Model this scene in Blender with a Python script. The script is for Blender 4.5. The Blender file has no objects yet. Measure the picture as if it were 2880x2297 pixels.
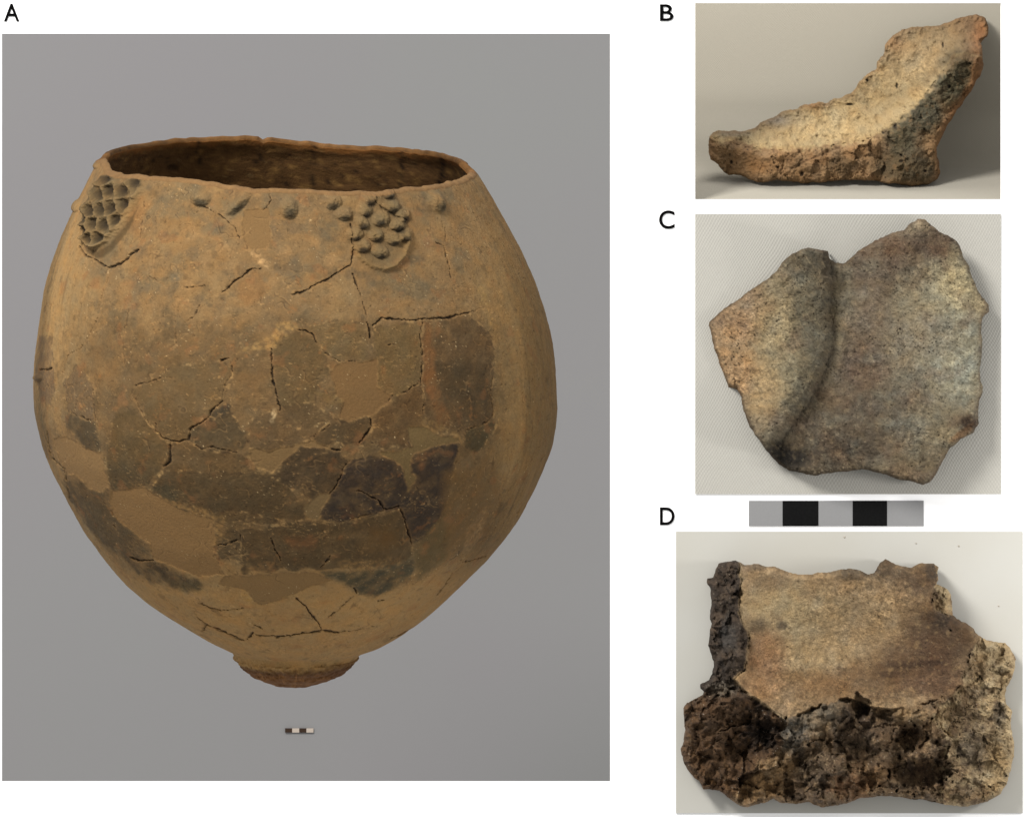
import bpy, math
import numpy as np
from mathutils import Vector

# ------------------------------------------------------------------ camera, world, lights
SC = bpy.context.scene
COL = SC.collection
D = 20.0                                   # camera distance in front of the white wall
cam_d = bpy.data.cameras.new('camera'); cam = bpy.data.objects.new('camera', cam_d); COL.objects.link(cam)
cam_d.sensor_fit = 'HORIZONTAL'; cam_d.sensor_width = 36.0; cam_d.lens = 36.0 * D / 2.88
cam_d.clip_start = 0.1; cam_d.clip_end = 100.0
cam.location = (0, -D, 0); cam.rotation_euler = (math.radians(90), 0, 0)
SC.camera = cam

world = bpy.data.worlds.new('World'); SC.world = world; world.use_nodes = True
bg = world.node_tree.nodes['Background']
bg.inputs['Color'].default_value = (1.0, 1.0, 0.995, 1); bg.inputs['Strength'].default_value = 0.80

def area(name, loc, target, size, power, color=(1, 1, 1), size_y=None):
    l = bpy.data.lights.new(name, 'AREA'); l.energy = power; l.color = color
    l.shape = 'RECTANGLE'; l.size = size; l.size_y = size_y or size
    o = bpy.data.objects.new(name, l); COL.objects.link(o); o.location = loc
    o.rotation_euler = (Vector(target) - Vector(loc)).to_track_quat('-Z', 'Y').to_euler()
    return o
KEY = area('softbox_key', (-4.2, -5.9, 5.9), (-0.1, 0, 0), 2.6, 1500, (1.0, 0.98, 0.95))
area('softbox_sherd', (0.76, 0.34, 1.9), (0.96, 0.30, 0.62), 0.7, 12, (1.0, 0.98, 0.95))
area('softbox_fragment', (2.7, -1.0, -0.35), (0.98, 0, -0.75), 0.35, 24, (1.0, 0.98, 0.96))

SC.view_settings.view_transform = 'Standard'; SC.view_settings.look = 'None'
SC.view_settings.exposure = 0.0; SC.view_settings.gamma = 1.0
SC.cycles.max_bounces = 6; SC.cycles.diffuse_bounces = 4

# ------------------------------------------------------------------ small helpers
f32 = np.float32
KA = 0.66                                  # paint values are noted as they look under the lamps; the surfaces themselves are this much darker
def lin(c):
    c = np.asarray(c, float) / 255.0
    return np.where(c <= 0.04045, c / 12.92, ((c + 0.055) / 1.055) ** 2.4) * KA
def at(px, py, y=0.0):                      # point at depth y that appears at photo pixel (px, py)
    s = (D + y) / D
    return ((px - 1440) / 1000 * s, y, (1148.5 - py) / 1000 * s)
def project(W):                             # world points -> photo pixels
    s = D / (D + W[:, 1])
    return (W[:, 0] * s * 1000 + 1440).astype(f32), (1148.5 - W[:, 2] * s * 1000).astype(f32)
def sstep(a, b, x):
    t = np.clip((x - a) / (b - a), 0, 1); return t * t * (3 - 2 * t)
_rng = np.random.RandomState(7)
_perm = np.concatenate([_rng.permutation(256)] * 3).astype(np.int32)
_g = _rng.normal(size=(256, 3)); _g = (_g / np.linalg.norm(_g, axis=1)[:, None]).astype(f32)
def noise(P, scale, seed=0):                # gradient noise, about -1..1; P is (N,3), scale a number or three
    Q = (P / np.asarray(scale, f32) + f32(seed * 17.31 + 300)).astype(f32)
    I = np.floor(Q).astype(np.int32); F = Q - I; I &= 255
    U = F * F * F * (F * (F * 6 - 15) + 10)
    out = None
    res = {}
    for dx in (0, 1):
        a = _perm[I[:, 0] + dx]
        for dy in (0, 1):
            b = _perm[a + I[:, 1] + dy]
            for dz in (0, 1):
                g = _g[_perm[b + I[:, 2] + dz]]
                res[dx, dy, dz] = g[:, 0] * (F[:, 0] - dx) + g[:, 1] * (F[:, 1] - dy) + g[:, 2] * (F[:, 2] - dz)
    def lp(a, b, t): return a + (b - a) * t
    x = [[lp(res[0, j, k], res[1, j, k], U[:, 0]) for k in (0, 1)] for j in (0, 1)]
    y = [lp(x[0][k], x[1][k], U[:, 1]) for k in (0, 1)]
    return lp(y[0], y[1], U[:, 2]) * 1.6
def fbm(P, scale, octv=3, seed=0, gain=0.5):
    s = np.asarray(scale, f32); a = 1.0; out = 0; tot = 0
    for i in range(octv):
        out = out + a * noise(P, s, seed + i * 3); tot += a; a *= gain; s = s / 2.03
    return out / tot * 1.25
def seg_dist(px, py, pts, closed=False, along=False):
    pts = [tuple(p) for p in pts]
    if closed: pts = pts + [pts[0]]
    best = np.full(px.shape, 1e9, f32); tt = np.zeros(px.shape, f32)
    for k, ((x0, y0), (x1, y1)) in enumerate(zip(pts[:-1], pts[1:])):
        dx, dy = x1 - x0, y1 - y0; L = dx * dx + dy * dy + 1e-9
        t = np.clip(((px - x0) * dx + (py - y0) * dy) / L, 0, 1)
        d = (px - x0 - t * dx) ** 2 + (py - y0 - t * dy) ** 2
        m = d < best
        best = np.where(m, d, best); tt = np.where(m, k + t, tt)
    return (np.sqrt(best), tt / (len(pts) - 1)) if along else np.sqrt(best)
def inside(px, py, pts):
    r = np.zeros(px.shape, bool); n = len(pts)
    for i in range(n):
        x0, y0 = pts[i]; x1, y1 = pts[(i + 1) % n]
        if y0 == y1: continue
        c = ((y0 > py) != (y1 > py)) & (px < (x1 - x0) * (py - y0) / (y1 - y0) + x0)
        r ^= c
    return r
def sdf(px, py, pts, margin=60):            # positive inside; -margin far outside
    P = np.array(pts); out = np.full(px.shape, -float(margin), f32)
    idx = np.nonzero((px > P[:, 0].min() - margin) & (px < P[:, 0].max() + margin) & (py > P[:, 1].min() - margin) & (py < P[:, 1].max() + margin))[0]
    if len(idx):
        a, b = px[idx], py[idx]; d = seg_dist(a, b, pts, True)
        out[idx] = np.where(inside(a, b, pts), d, -d)
    return out
ZR = {'1': (3.08, 80, 350), '2': (3.08, 700, 350), '3': (3.08, 80, 850), '4': (3.08, 700, 850), '5': (2.867, 180, 1350),
      '6': (2.45, 700, 1350), 'B': (2.073, 1840, 0), 'C': (1.849, 1840, 560), 'D': (1.9173, 1840, 1400)}
def T(reg, s):                              # "x,y x,y ..." traced in an enlarged view -> photo pixels
    k, ox, oy = ZR[reg]
    return [(ox + float(a.split(',')[0]) / k, oy + float(a.split(',')[1]) / k) for a in s.split()]
class Paint:                                # albedo painted per vertex, in layers
    def __init__(s, px, py, base):
        s.px, s.py = px, py; s.c = np.tile(lin(base).astype(f32), (len(px), 1))
    def mix(s, m, c):
        m = np.clip(m, 0, 1).astype(f32)[:, None]; s.c = s.c * (1 - m) + lin(c).astype(f32) * m
    def grain(s, P, tint, a=(0.30, 0.26, 0.22), sc=(26, 10, 4.5), seed=201, keep=1):
        g = sum(k * fbm(P, c_, 2, seed + i * 7) for i, (k, c_) in enumerate(zip(a, sc)))
        g = g * keep * (0.8 + fbm(P, 130, 2, seed + 33)); h = fbm(P, 48, 3, seed + 40) * 0.09 * keep
        s.c = s.c * np.asarray(tint, f32) * np.exp(np.stack([g + h, g, g - h * 1.6], 1)).astype(f32)
    def contrast(s, c, k):
        m = lin(c).astype(f32); s.c = m * (s.c / m) ** f32(k)
    def mul(s, f): s.c = s.c * np.asarray(f, f32).reshape(len(s.px), -1)
    def poly(s, pts, c, soft=4, k=1.0, wx=0, wy=0):
        d = sdf(s.px + wx, s.py + wy, pts, margin=max(60, soft * 2)); m = sstep(-soft, soft, d) * k; s.mix(m, c); return m
    def blob(s, x, y, rx, ry, c, k=1.0, wob=0, ang=0):
        ca, sa = math.cos(ang), math.sin(ang); X = s.px - x; Y = s.py - y
        d = np.sqrt(((X * ca + Y * sa) / rx) ** 2 + ((-X * sa + Y * ca) / ry) ** 2) + wob
        m = (1 - sstep(0.35, 1.2, d)) * k; s.mix(m, c); return m

# ------------------------------------------------------------------ objects
def tag(o, label=None, cat=None, group=None, kind=None):
    if label: o['label'] = label
    if cat: o['category'] = cat
    if group: o['group'] = group
    if kind: o['kind'] = kind
    return o
def empty(name, loc, label, cat, group=None):
    o = bpy.data.objects.new(name, None); COL.objects.link(o); o.location = loc
    return tag(o, label, cat, group)
def np_mesh(name, V, F, col=None, mats=(), smooth=True):
    me = bpy.data.meshes.new(name); n = F.shape[1]
    me.vertices.add(len(V)); me.vertices.foreach_set('co', np.ascontiguousarray(V, f32).ravel())
    me.loops.add(F.size); me.loops.foreach_set('vertex_index', np.ascontiguousarray(F, np.int32).ravel())
    me.polygons.add(len(F)); me.polygons.foreach_set('loop_start', np.arange(0, F.size, n, dtype=np.int32))
    me.polygons.foreach_set('use_smooth', np.full(len(F), smooth))
    if col is not None:
        a = me.color_attributes.new('Col', 'FLOAT_COLOR', 'POINT')
        a.data.foreach_set('color', np.concatenate([col, np.ones((len(V), 1), f32)], 1).astype(f32).ravel())
    for m in mats: me.materials.append(m)
    me.update(calc_edges=True)
    return me
def obj(name, me, parent=None, loc=None):
    o = bpy.data.objects.new(name, me); COL.objects.link(o)
    if parent: o.parent = parent
    if loc is not None: o.location = loc
    return o
def split_mesh(V, F, col, ids, names, mat, root, origin, labels={}):
    """one smooth surface cut into its parts along the joints: part k gets the faces whose id is k"""
    me_n = np.zeros_like(V)                 # shared normals so the surface reads as one across a joint
    a, b, c, d = V[F[:, 0]], V[F[:, 1]], V[F[:, 2]], V[F[:, 3]]
    n = np.cross(c - a, d - b)
    for k in range(4):
        for ax in range(3): me_n[:, ax] += np.bincount(F[:, k], n[:, ax], len(V))
    me_n /= np.linalg.norm(me_n, axis=1)[:, None] + 1e-20
    made = {}
    for k, (nm, par, mt) in enumerate(names):
        f = F[ids == k]
        if not len(f): continue
        u, inv = np.unique(f, return_inverse=True)
        par_o = made.get(par, root) if par is not None else root
        v = V[u] - np.asarray(origin, f32)
        me = np_mesh(nm, v, inv.reshape(f.shape), col[u], [mt or mat])
        me.normals_split_custom_set_from_vertices(me_n[u].tolist()) if len(u) < 60000 else None
        o = obj(nm, me, par_o); made[k] = o
        if k in labels: o['label'] = labels[k]
    return made

# ------------------------------------------------------------------ materials
ALB = 0.80
def clay(name, fine=0.12, fine_scale=260, bump=0.25, bump_scale=160, pits=0.0, pit_scale=90, rough=0.9, spec=0.2):
    m = bpy.data.materials.new(name); m.use_nodes = True; nt = m.node_tree; N = nt.nodes; L = nt.links
    b = N['Principled BSDF']; b.inputs['Roughness'].default_value = rough; b.inputs['Specular IOR Level'].default_value = spec
    at_ = N.new('ShaderNodeAttribute'); at_.attribute_name = 'Col'
    tc = N.new('ShaderNodeTexCoord')
    n1 = N.new('ShaderNodeTexNoise'); n1.inputs['Scale'].default_value = fine_scale; n1.inputs['Detail'].default_value = 5; n1.inputs['Roughness'].default_value = 0.7
    n2 = N.new('ShaderNodeTexNoise'); n2.inputs['Scale'].default_value = bump_scale; n2.inputs['Detail'].default_value = 6; n2.inputs['Roughness'].default_value = 0.65
    for n in (n1, n2): L.new(tc.outputs['Object'], n.inputs['Vector'])
    mr = N.new('ShaderNodeMapRange'); mr.inputs['From Min'].default_value = 0.3; mr.inputs['From Max'].default_value = 0.7
    mr.inputs['To Min'].default_value = ALB * (1 - fine); mr.inputs['To Max'].default_value = ALB * (1 + fine)
    L.new(n1.outputs['Fac'], mr.inputs['Value'])
    mx = N.new('ShaderNodeVectorMath'); mx.operation = 'SCALE'
    L.new(at_.outputs['Color'], mx.inputs[0]); L.new(mr.outputs['Result'], mx.inputs['Scale'])
    last = mx.outputs[0]; h = n2.outputs['Fac']
    if pits:
        vo = N.new('ShaderNodeTexVoronoi'); vo.inputs['Scale'].default_value = pit_scale; vo.inputs['Randomness'].default_value = 1
        L.new(tc.outputs['Object'], vo.inputs['Vector'])
        r = N.new('ShaderNodeMapRange'); r.interpolation_type = 'SMOOTHSTEP'
        r.inputs['From Min'].default_value = 0.05; r.inputs['From Max'].default_value = 0.32
        r.inputs['To Min'].default_value = 1 - pits; r.inputs['To Max'].default_value = 1.0
        L.new(vo.outputs['Distance'], r.inputs['Value'])
        m2 = N.new('ShaderNodeVectorMath'); m2.operation = 'SCALE'; L.new(last, m2.inputs[0]); L.new(r.outputs['Result'], m2.inputs['Scale']); last = m2.outputs[0]
        ad = N.new('ShaderNodeMath'); ad.operation = 'ADD'; L.new(h, ad.inputs[0]); L.new(r.outputs['Result'], ad.inputs[1]); h = ad.outputs[0]
    L.new(last, b.inputs['Base Color'])
    bp = N.new('ShaderNodeBump'); bp.inputs['Strength'].default_value = bump; bp.inputs['Distance'].default_value = 0.010
    L.new(h, bp.inputs['Height']); L.new(bp.outputs['Normal'], b.inputs['Normal'])
    return m
def plain(name, c, rough=0.8, spec=0.1, var=0.0, scale=8, c2=None):
    m = bpy.data.materials.new(name); m.use_nodes = True; nt = m.node_tree; N = nt.nodes; L = nt.links
    b = N['Principled BSDF']; b.inputs['Roughness'].default_value = rough; b.inputs['Specular IOR Level'].default_value = spec
    n = N.new('ShaderNodeTexNoise'); n.inputs['Scale'].default_value = scale; n.inputs['Detail'].default_value = 3
    tc = N.new('ShaderNodeTexCoord'); L.new(tc.outputs['Object'], n.inputs['Vector'])
    cr = N.new('ShaderNodeValToRGB'); l = lin(c)
    l2 = lin(c2) if c2 else l * (1 + var)
    cr.color_ramp.elements[0].position = 0.35; cr.color_ramp.elements[1].position = 0.65
    cr.color_ramp.elements[0].color = (*(l * (1 - var)), 1); cr.color_ramp.elements[1].color = (*np.minimum(l2, 1), 1)
    L.new(n.outputs['Fac'], cr.inputs['Fac']); L.new(cr.outputs['Color'], b.inputs['Base Color'])
    return m
def cloth_mat(name, c, pitch, depth=0.5, dark=0.16):
    """white knit cloth: rows of tiny dimples"""
    m = bpy.data.materials.new(name); m.use_nodes = True; nt = m.node_tree; N = nt.nodes; L = nt.links
    b = N['Principled BSDF']; b.inputs['Roughness'].default_value = 0.95; b.inputs['Specular IOR Level'].default_value = 0.1
    b.inputs['Sheen Weight'].default_value = 0.1
    tc = N.new('ShaderNodeTexCoord'); sp = N.new('ShaderNodeSeparateXYZ')
    nz = N.new('ShaderNodeTexNoise'); nz.inputs['Scale'].default_value = 5; nz.inputs['Detail'].default_value = 2
    vm = N.new('ShaderNodeVectorMath'); vm.operation = 'MULTIPLY_ADD'; vm.inputs[1].default_value = (0.045,) * 3
    L.new(tc.outputs['Object'], nz.inputs['Vector']); L.new(nz.outputs['Color'], vm.inputs[0]); L.new(tc.outputs['Object'], vm.inputs[2])
    L.new(vm.outputs[0], sp.inputs[0])
    def math_(op, a, bb, v=None):
        n = N.new('ShaderNodeMath'); n.operation = op
        if isinstance(a, (int, float)): n.inputs[0].default_value = a
        else: L.new(a, n.inputs[0])
        if bb is not None:
            if isinstance(bb, (int, float)): n.inputs[1].default_value = bb
            else: L.new(bb, n.inputs[1])
        return n.outputs[0]
    k = 2 * math.pi / pitch
    sx = math_('SINE', math_('MULTIPLY', sp.outputs['X'], k), None)
    sz = math_('SINE', math_('MULTIPLY', sp.outputs['Z'], k * 0.62), None)
    pr = math_('MULTIPLY', sx, sz)
    n2 = N.new('ShaderNodeTexNoise'); n2.inputs['Scale'].default_value = 90; n2.inputs['Detail'].default_value = 4
    L.new(tc.outputs['Object'], n2.inputs['Vector'])
    h = math_('ADD', pr, n2.outputs['Fac'])
    mr = N.new('ShaderNodeMapRange'); mr.inputs['From Min'].default_value = -0.5; mr.inputs['From Max'].default_value = 1.3
    mr.inputs['To Min'].default_value = 1 - dark; mr.inputs['To Max'].default_value = 1 + dark * 0.4
    L.new(h, mr.inputs['Value'])
    sc = N.new('ShaderNodeVectorMath'); sc.operation = 'SCALE'; sc.inputs[0].default_value = tuple(lin(c)); L.new(mr.outputs['Result'], sc.inputs['Scale'])
    L.new(sc.outputs[0], b.inputs['Base Color'])
    bp = N.new('ShaderNodeBump'); bp.inputs['Strength'].default_value = depth; bp.inputs['Distance'].default_value = 0.002
    L.new(h, bp.inputs['Height']); L.new(bp.outputs['Normal'], b.inputs['Normal'])
    return m
M_wall = plain('white_card', (295, 295, 295), 0.9, 0.0)
M_grey = plain('grey_paper', (148, 148, 147), 0.95, 0.0, 0.004, 0.7, (148, 146, 147))
M_ink = plain('black_ink', (8, 8, 8), 0.8, 0.02)

# ------------------------------------------------------------------ setting
def box(x0, x1, y0, y1, z0, z1):
    return [(x0, y0, z0), (x1, y0, z0), (x1, y1, z0), (x0, y1, z0), (x0, y0, z1), (x1, y0, z1), (x1, y1, z1), (x0, y1, z1)]
BF = [(0, 1, 5, 4), (1, 2, 6, 5), (2, 3, 7, 6), (3, 0, 4, 7), (4, 5, 6, 7), (3, 2, 1, 0)]
def boxes_mesh(name, bs, mat, bevel=0):
    V = []; F = []
    for b in bs:
        o = len(V); V += box(*b); F += [tuple(i + o for i in f) for f in BF]
    return np_mesh(name, np.array(V, f32), np.array(F), None, [mat], False)
X = lambda p: (p - 1440) / 1000
Z = lambda p: (1148.5 - p) / 1000
PA = (5, 1716, 95, 2196); PB = (1955, 2815, 9, 561); PC = (1955, 2815, 602, 1389); PD = (1901, 2876, 1494, 2285)
# the wall: a white board with two openings, built as one welded plate (front, back and the reveals of the openings)
def plate():
    xs = [-70, PA[0], PA[1], PB[0], PB[1], 3500]; ys = [-70, PB[2], PA[2], PB[3], PA[3], 3000]
    th = 0.012; holes = set()
    def hole(cx, cy):
        return any(p[0] < cx < p[1] and p[2] < cy < p[3] for p in (PA, PB))
    V = []; F = []; idx = {}
    def v(x, y, z):
        k = (round(x, 5), y, round(z, 5))
        if k not in idx: idx[k] = len(V); V.append((x, y, z))
        return idx[k]
    nx, ny = len(xs) - 1, len(ys) - 1
    solid = [[not hole((xs[i] + xs[i + 1]) / 2, (ys[j] + ys[j + 1]) / 2) for j in range(ny)] for i in range(nx)]
    for i in range(nx):
        for j in range(ny):
            if not solid[i][j]: continue
            a, b, c, d = X(xs[i]), X(xs[i + 1]), Z(ys[j + 1]), Z(ys[j])
            F.append((v(a, 0, c), v(b, 0, c), v(b, 0, d), v(a, 0, d))); F.append((v(a, th, d), v(b, th, d), v(b, th, c), v(a, th, c)))
            for di, dj, e in ((-1, 0, ((a, d), (a, c))), (1, 0, ((b, c), (b, d))), (0, -1, ((b, d), (a, d))), (0, 1, ((a, c), (b, c)))):
                ii, jj = i + di, j + dj
                if not (0 <= ii < nx and 0 <= jj < ny) or not solid[ii][jj]:
                    (x0, z0), (x1, z1) = e
                    F.append((v(x1, 0, z1), v(x0, 0, z0), v(x0, th, z0), v(x1, th, z1)))
    return np_mesh('white_wall', np.array(V, f32), np.array(F), None, [M_wall], False)
tag(obj('white_wall', plate()), kind='structure', label='plain white board behind the four panels')
# grey paper far behind the jar
YB = 3.6
g = boxes_mesh('grey_backdrop', [(-4.2, 2.8, YB, YB + 0.02, -3.2, 3.0)], M_grey)
tag(obj('grey_backdrop', g), kind='structure', label='plain mid grey paper hanging behind the big jar')
# sweep behind and under the side-view sherd: sloping floor, soft curve, upright back
def sweep():
    prof = []
    z0 = Z(PB[3]) - 0.004; s = 0.26
    for y in np.linspace(0.013, 0.40, 12): prof.append((y, z0 + s * (y - 0.013)))
    y1, z1 = prof[-1]; R = 0.20
    a0 = math.atan(s)
    for k in range(1, 17):
        a = a0 + (math.pi / 2 - a0) * k / 16
        prof.append((y1 + R * (math.sin(a) - math.sin(a0)), z1 + R * (math.cos(a0) - math.cos(a))))
    y2, z2 = prof[-1]
    for k in range(1, 6): prof.append((y2, z2 + 0.7 * k / 5))
    xs = np.linspace(X(PB[0]) - 0.19, X(PB[1]) + 0.55, 30)
    V = [(x, y, z) for (y, z) in prof for x in xs]; n = len(xs)
    F = [(j * n + i, j * n + i + 1, (j + 1) * n + i + 1, (j + 1) * n + i) for j in range(len(prof) - 1) for i in range(n - 1)]
    return np_mesh('cream_backdrop', np.array(V, f32), np.array(F), None, [cloth_mat('cream_cloth', (166, 160, 146), 0.0045, 0.2, 0.03)])
tag(obj('cream_backdrop', sweep()), kind='structure', label='cream cloth sweeping up behind the sherd seen from the side')
# cloth panel and paper sheet on the wall
cl = boxes_mesh('white_cloth', [(X(PC[0]), X(PC[1]), -0.006, -0.001, Z(PC[3]), Z(PC[2]))], cloth_mat('knit_cloth', (188, 185, 176), 0.0084, 0.3, 0.10))
tag(obj('white_cloth', cl), 'off-white knitted cloth lying flat under the two-lobed grey sherd', 'cloth')
M_paper = plain('paper', (198, 195, 185), 0.7, 0.2, 0.012, 3, (201, 199, 191))
pp = obj('paper_sheet', boxes_mesh('paper_sheet', [(X(PD[0]), X(PD[1]), -0.005, -0.001, Z(PD[3]), Z(PD[2]))], M_paper))
tag(pp, 'smooth off-white paper sheet under the charred clay fragment', 'paper')
def speck(x, y, r):
    a = np.linspace(0, 2 * math.pi, 9)[:-1]
    cx, _, cz = at(x, y); rr = r / 1000
    V = [(cx, -0.0078, cz)] + [(cx + rr * math.cos(t) * (1 + .3 * math.sin(3 * t)), -0.0052, cz + rr * math.sin(t)) for t in a]
    F = [(0, 1 + (i + 1) % 8, 1 + i, 1 + i) for i in range(8)]
    me = bpy.data.meshes.new('crumb'); me.from_pydata(V, [], [f[:3] for f in F]); me.materials.append(M_crumb)
    return me
M_crumb = plain('crumb', (188, 180, 166), 0.9)
CR = [(1026, 211, 3.2, 'above the notch in its top edge'), (1642, 259, 3.0, 'near the upper right corner'), (1412, 244, 2.4, 'above its raised right tip'), (1857, 582, 2.6, 'right of its stepped edge')]
for (x, y, r, w) in CR:
    p = T('D', f'{x},{y}')[0]
    tag(obj('crumb', speck(p[0], p[1], r)), 'tiny clay crumb on the paper ' + w + ' of the fragment' if 'its' in w else 'tiny clay crumb on the paper ' + w, 'crumb', 'crumbs on the paper')

# ------------------------------------------------------------------ letters and scale bars
def letter(ch, x0, x1, y0, y1, lab, bold=0.0):
    cu = bpy.data.curves.new('letter', 'FONT'); cu.body = ch; cu.size = 1; cu.extrude = 0.02; cu.resolution_u = 8; cu.offset = 0.012
    t = bpy.data.objects.new('tmp', cu); COL.objects.link(t)
    me = bpy.data.meshes.new_from_object(t.evaluated_get(bpy.context.evaluated_depsgraph_get()))
    bpy.data.objects.remove(t)
    n = len(me.vertices); co = np.zeros(n * 3, f32); me.vertices.foreach_get('co', co); co = co.reshape(-1, 3)
    lo, hi = co.min(0), co.max(0); co = (co - lo) / (hi - lo)
    W = np.stack([X(x0) + co[:, 0] * (x1 - x0) / 1000, -0.0035 + (1 - co[:, 2]) * 0.003, Z(y1) + co[:, 1] * (y1 - y0) / 1000], 1)
    me.vertices.foreach_set('co', W.astype(f32).ravel()); me.materials.clear(); me.materials.append(M_ink); me.update()
    tag(obj('letter_sign', me), lab, 'letter')
letter('A', 11, 54.5, 11, 61, 'black capital letter A above the grey panel with the jar')
letter('B', 1856, 1894, 13, 60, 'black capital letter B beside the cream panel')
letter('C', 1853.5, 1897, 592, 644, 'black capital letter C beside the cloth panel')
letter('D', 1856, 1897, 1426, 1476, 'black capital letter D above the paper panel')
M_sg = plain('scale_grey', (146, 146, 146), 0.8, 0.05, 0.02, 200); M_sk = plain('scale_black', (19, 19, 19), 0.8, 0.05, 0.25, 200)
root = empty('scale_bar', at(2352, 1479, 0), 'large scale bar of grey and black squares between cloth and paper panels', 'scale bar')
es = [2106, 2201, 2302, 2398, 2495, 2598]
for i in range(5):
    a, b = X(es[i]), X(es[i + 1]); th = -0.004 if i % 2 == 0 else -0.0043
    me = boxes_mesh('segment', [(a, b - 0.0004, th, 0.0, Z(1479), Z(1407.5))], M_sk if i % 2 else M_sg)
    me.transform(__import__('mathutils').Matrix.Translation(-root.location)); obj('segment', me, root)
M_s1 = plain('scale_dark', (62, 46, 36), 0.8); M_s2 = plain('scale_pale', (196, 182, 168), 0.8)
root = empty('scale_bar', at(842, 2059, YB), 'tiny dark and pale scale bar on the grey paper below the jar', 'scale bar')
es = [802, 822, 842, 862, 882]
for i in range(4):
    a = at(es[i], 2047, YB); b = at(es[i + 1], 2058.5, YB)
    me = boxes_mesh('segment', [(a[0], b[0] - 0.0003, YB - 0.008, YB, b[2], a[2])], M_s2 if i % 2 else M_s1)
    me.transform(__import__('mathutils').Matrix.Translation(-root.location)); obj('segment', me, root)

# ------------------------------------------------------------------ the jar
CLAY_JAR = clay('jar_clay', 0.13, 230, 0.30, 120)
def jar():
    YC = 0.46; S = (D + YC) / D; AL = math.radians(8.0); sa, ca = math.sin(AL), math.cos(AL); PYC = 1150.0
    # silhouette: photo row -> left and right edge
    Lp = [(380, 332), (420, 310), (460, 275), (531, 239), (611, 199), (675, 171), (739, 148), (811, 128), (890, 116), (954, 108), (1018, 98), (1098, 96), (1150, 97), (1182, 104), (1254, 121),
          (1318, 146), (1397, 186), (1477, 227), (1549, 277), (1625, 335), (1692, 409), (1748, 492), (1800, 575), (1838, 648), (1850, 654), (1862, 652), (1880, 672), (1906, 700), (1928, 742), (1936, 772)]
    Rp = [(380, 1250), (420, 1275), (448, 1297), (491, 1348), (547, 1380), (619, 1420), (691, 1460), (779, 1500), (858, 1528), (930, 1548), (1002, 1560), (1082, 1565), (1150, 1568), (1190, 1565), (1246, 1556),
          (1310, 1532), (1381, 1500), (1461, 1458), (1509, 1424), (1557, 1386), (1605, 1340), (1661, 1283), (1724, 1217), (1780, 1145), (1820, 1078), (1838, 1026), (1850, 1008), (1862, 1003), (1880, 990), (1906, 958), (1928, 905), (1936, 872)]
    Lp = np.array(Lp, float); Rp = np.array(Rp, float)
    q = np.linspace(380, 1936, 800)
    def sm(a, w):
        k = np.hanning(w); k /= k.sum(); p = np.pad(a, w // 2, 'edge'); return np.convolve(p, k, 'same')[w // 2: w // 2 + len(a)]
    Lq, Rq = np.interp(q, Lp[:, 0], Lp[:, 1]), np.interp(q, Rp[:, 0], Rp[:, 1])
    Ls, Rs = sm(Lq, 31), sm(Rq, 31); w = sstep(1790, 1835, q); Lq = Ls * (1 - w) + sm(Lq, 7) * w; Rq = Rs * (1 - w) + sm(Rq, 7) * w
    cx = lambda p: (np.interp(p, q, Lq) + np.interp(p, q, Rq)) / 2
    rad = lambda p: (np.interp(p, q, Rq) - np.interp(p, q, Lq)) / 2
    back = np.array([(307, 425), (330, 412), (359, 404), (439, 389), (510, 380), (598, 377), (678, 373), (722, 372), (731, 376), (737, 386), (745, 378), (754, 376), (838, 386), (917, 396), (997, 405), (1077, 405), (1157, 409), (1236, 424), (1275, 436), (1308, 455)], float)
    front = np.array([(307, 425), (319, 448), (340, 468), (359, 478), (439, 485), (518, 488), (598, 500), (678, 511), (742, 521), (798, 519), (877, 522), (957, 527), (1037, 525), (1117, 517), (1197, 508), (1250, 497), (1290, 478), (1308, 455)], float)
    # columns: dense where the photo looks
    dens = lambda p: np.where(np.abs(p) < 1.75, 0.75 + 0.5 * np.cos(p), 0.16)
    pp_ = np.linspace(-math.pi, math.pi, 4001); cd = np.concatenate([[0], np.cumsum(dens((pp_[1:] + pp_[:-1]) / 2))]); cd /= cd[-1]
    NC = 930; ph = np.interp(np.arange(NC) / NC, cd, pp_)
    # lip height all round
    r0 = 488.0; xr = 806 + r0 * np.sin(ph); Yr = -r0 * np.cos(ph)
    psc = 1 + (Yr / 1000 - 0.09) / 20.46; xs_ = 1440 + (xr - 1440) / psc
    pt = lambda tab: PYC + (np.interp(xs_, tab[:, 0], tab[:, 1]) - 1148.5) * psc + Yr * sa
    tb = pt(back); tf = pt(front)
    rim = np.where(Yr > 0, tb, tf); rim = np.convolve(np.pad(rim, 4, 'wrap'), np.ones(5) / 5, 'same')[4:-4]
    notch = np.exp(-((xr - 737) / 6.0) ** 2) * (Yr > 0) * 9; rim = rim + notch + fbm(np.stack([xr, Yr, Yr * 0], 1).astype(f32), 45, 4, 141) * 5
    NO = 700; rows = np.linspace(0, 1, NO)
    base = 452 + (1936 - 452) * rows
    fall = 1 - sstep(0, 0.16, rows)
    PE = base[:, None] + (rim + 12 - 452)[None, :] * fall[:, None]          # outer wall, from just under the lip
    R_out = rad(PE); XC = cx(PE)
    kind = [np.full(NO, 0)]
    rowsPE = [PE]; rowsR = [R_out]; rowsX = [XC]
    th = 24.0
    pre_R = R_out[0]; pre_X = XC[0]; LPE = []; LR = []; LX = []
    for k in range(1, 13):                                                   # rounded lip
        a = math.pi * k / 13
        LPE.append(rim + 12 - 12 * math.sin(a)); LR.append(pre_R - th / 2 + th / 2 * math.cos(a) - (6 * (1 - abs(math.cos(a))))); LX.append(pre_X)
    IPE = []; IR = []; IX = []
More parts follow.
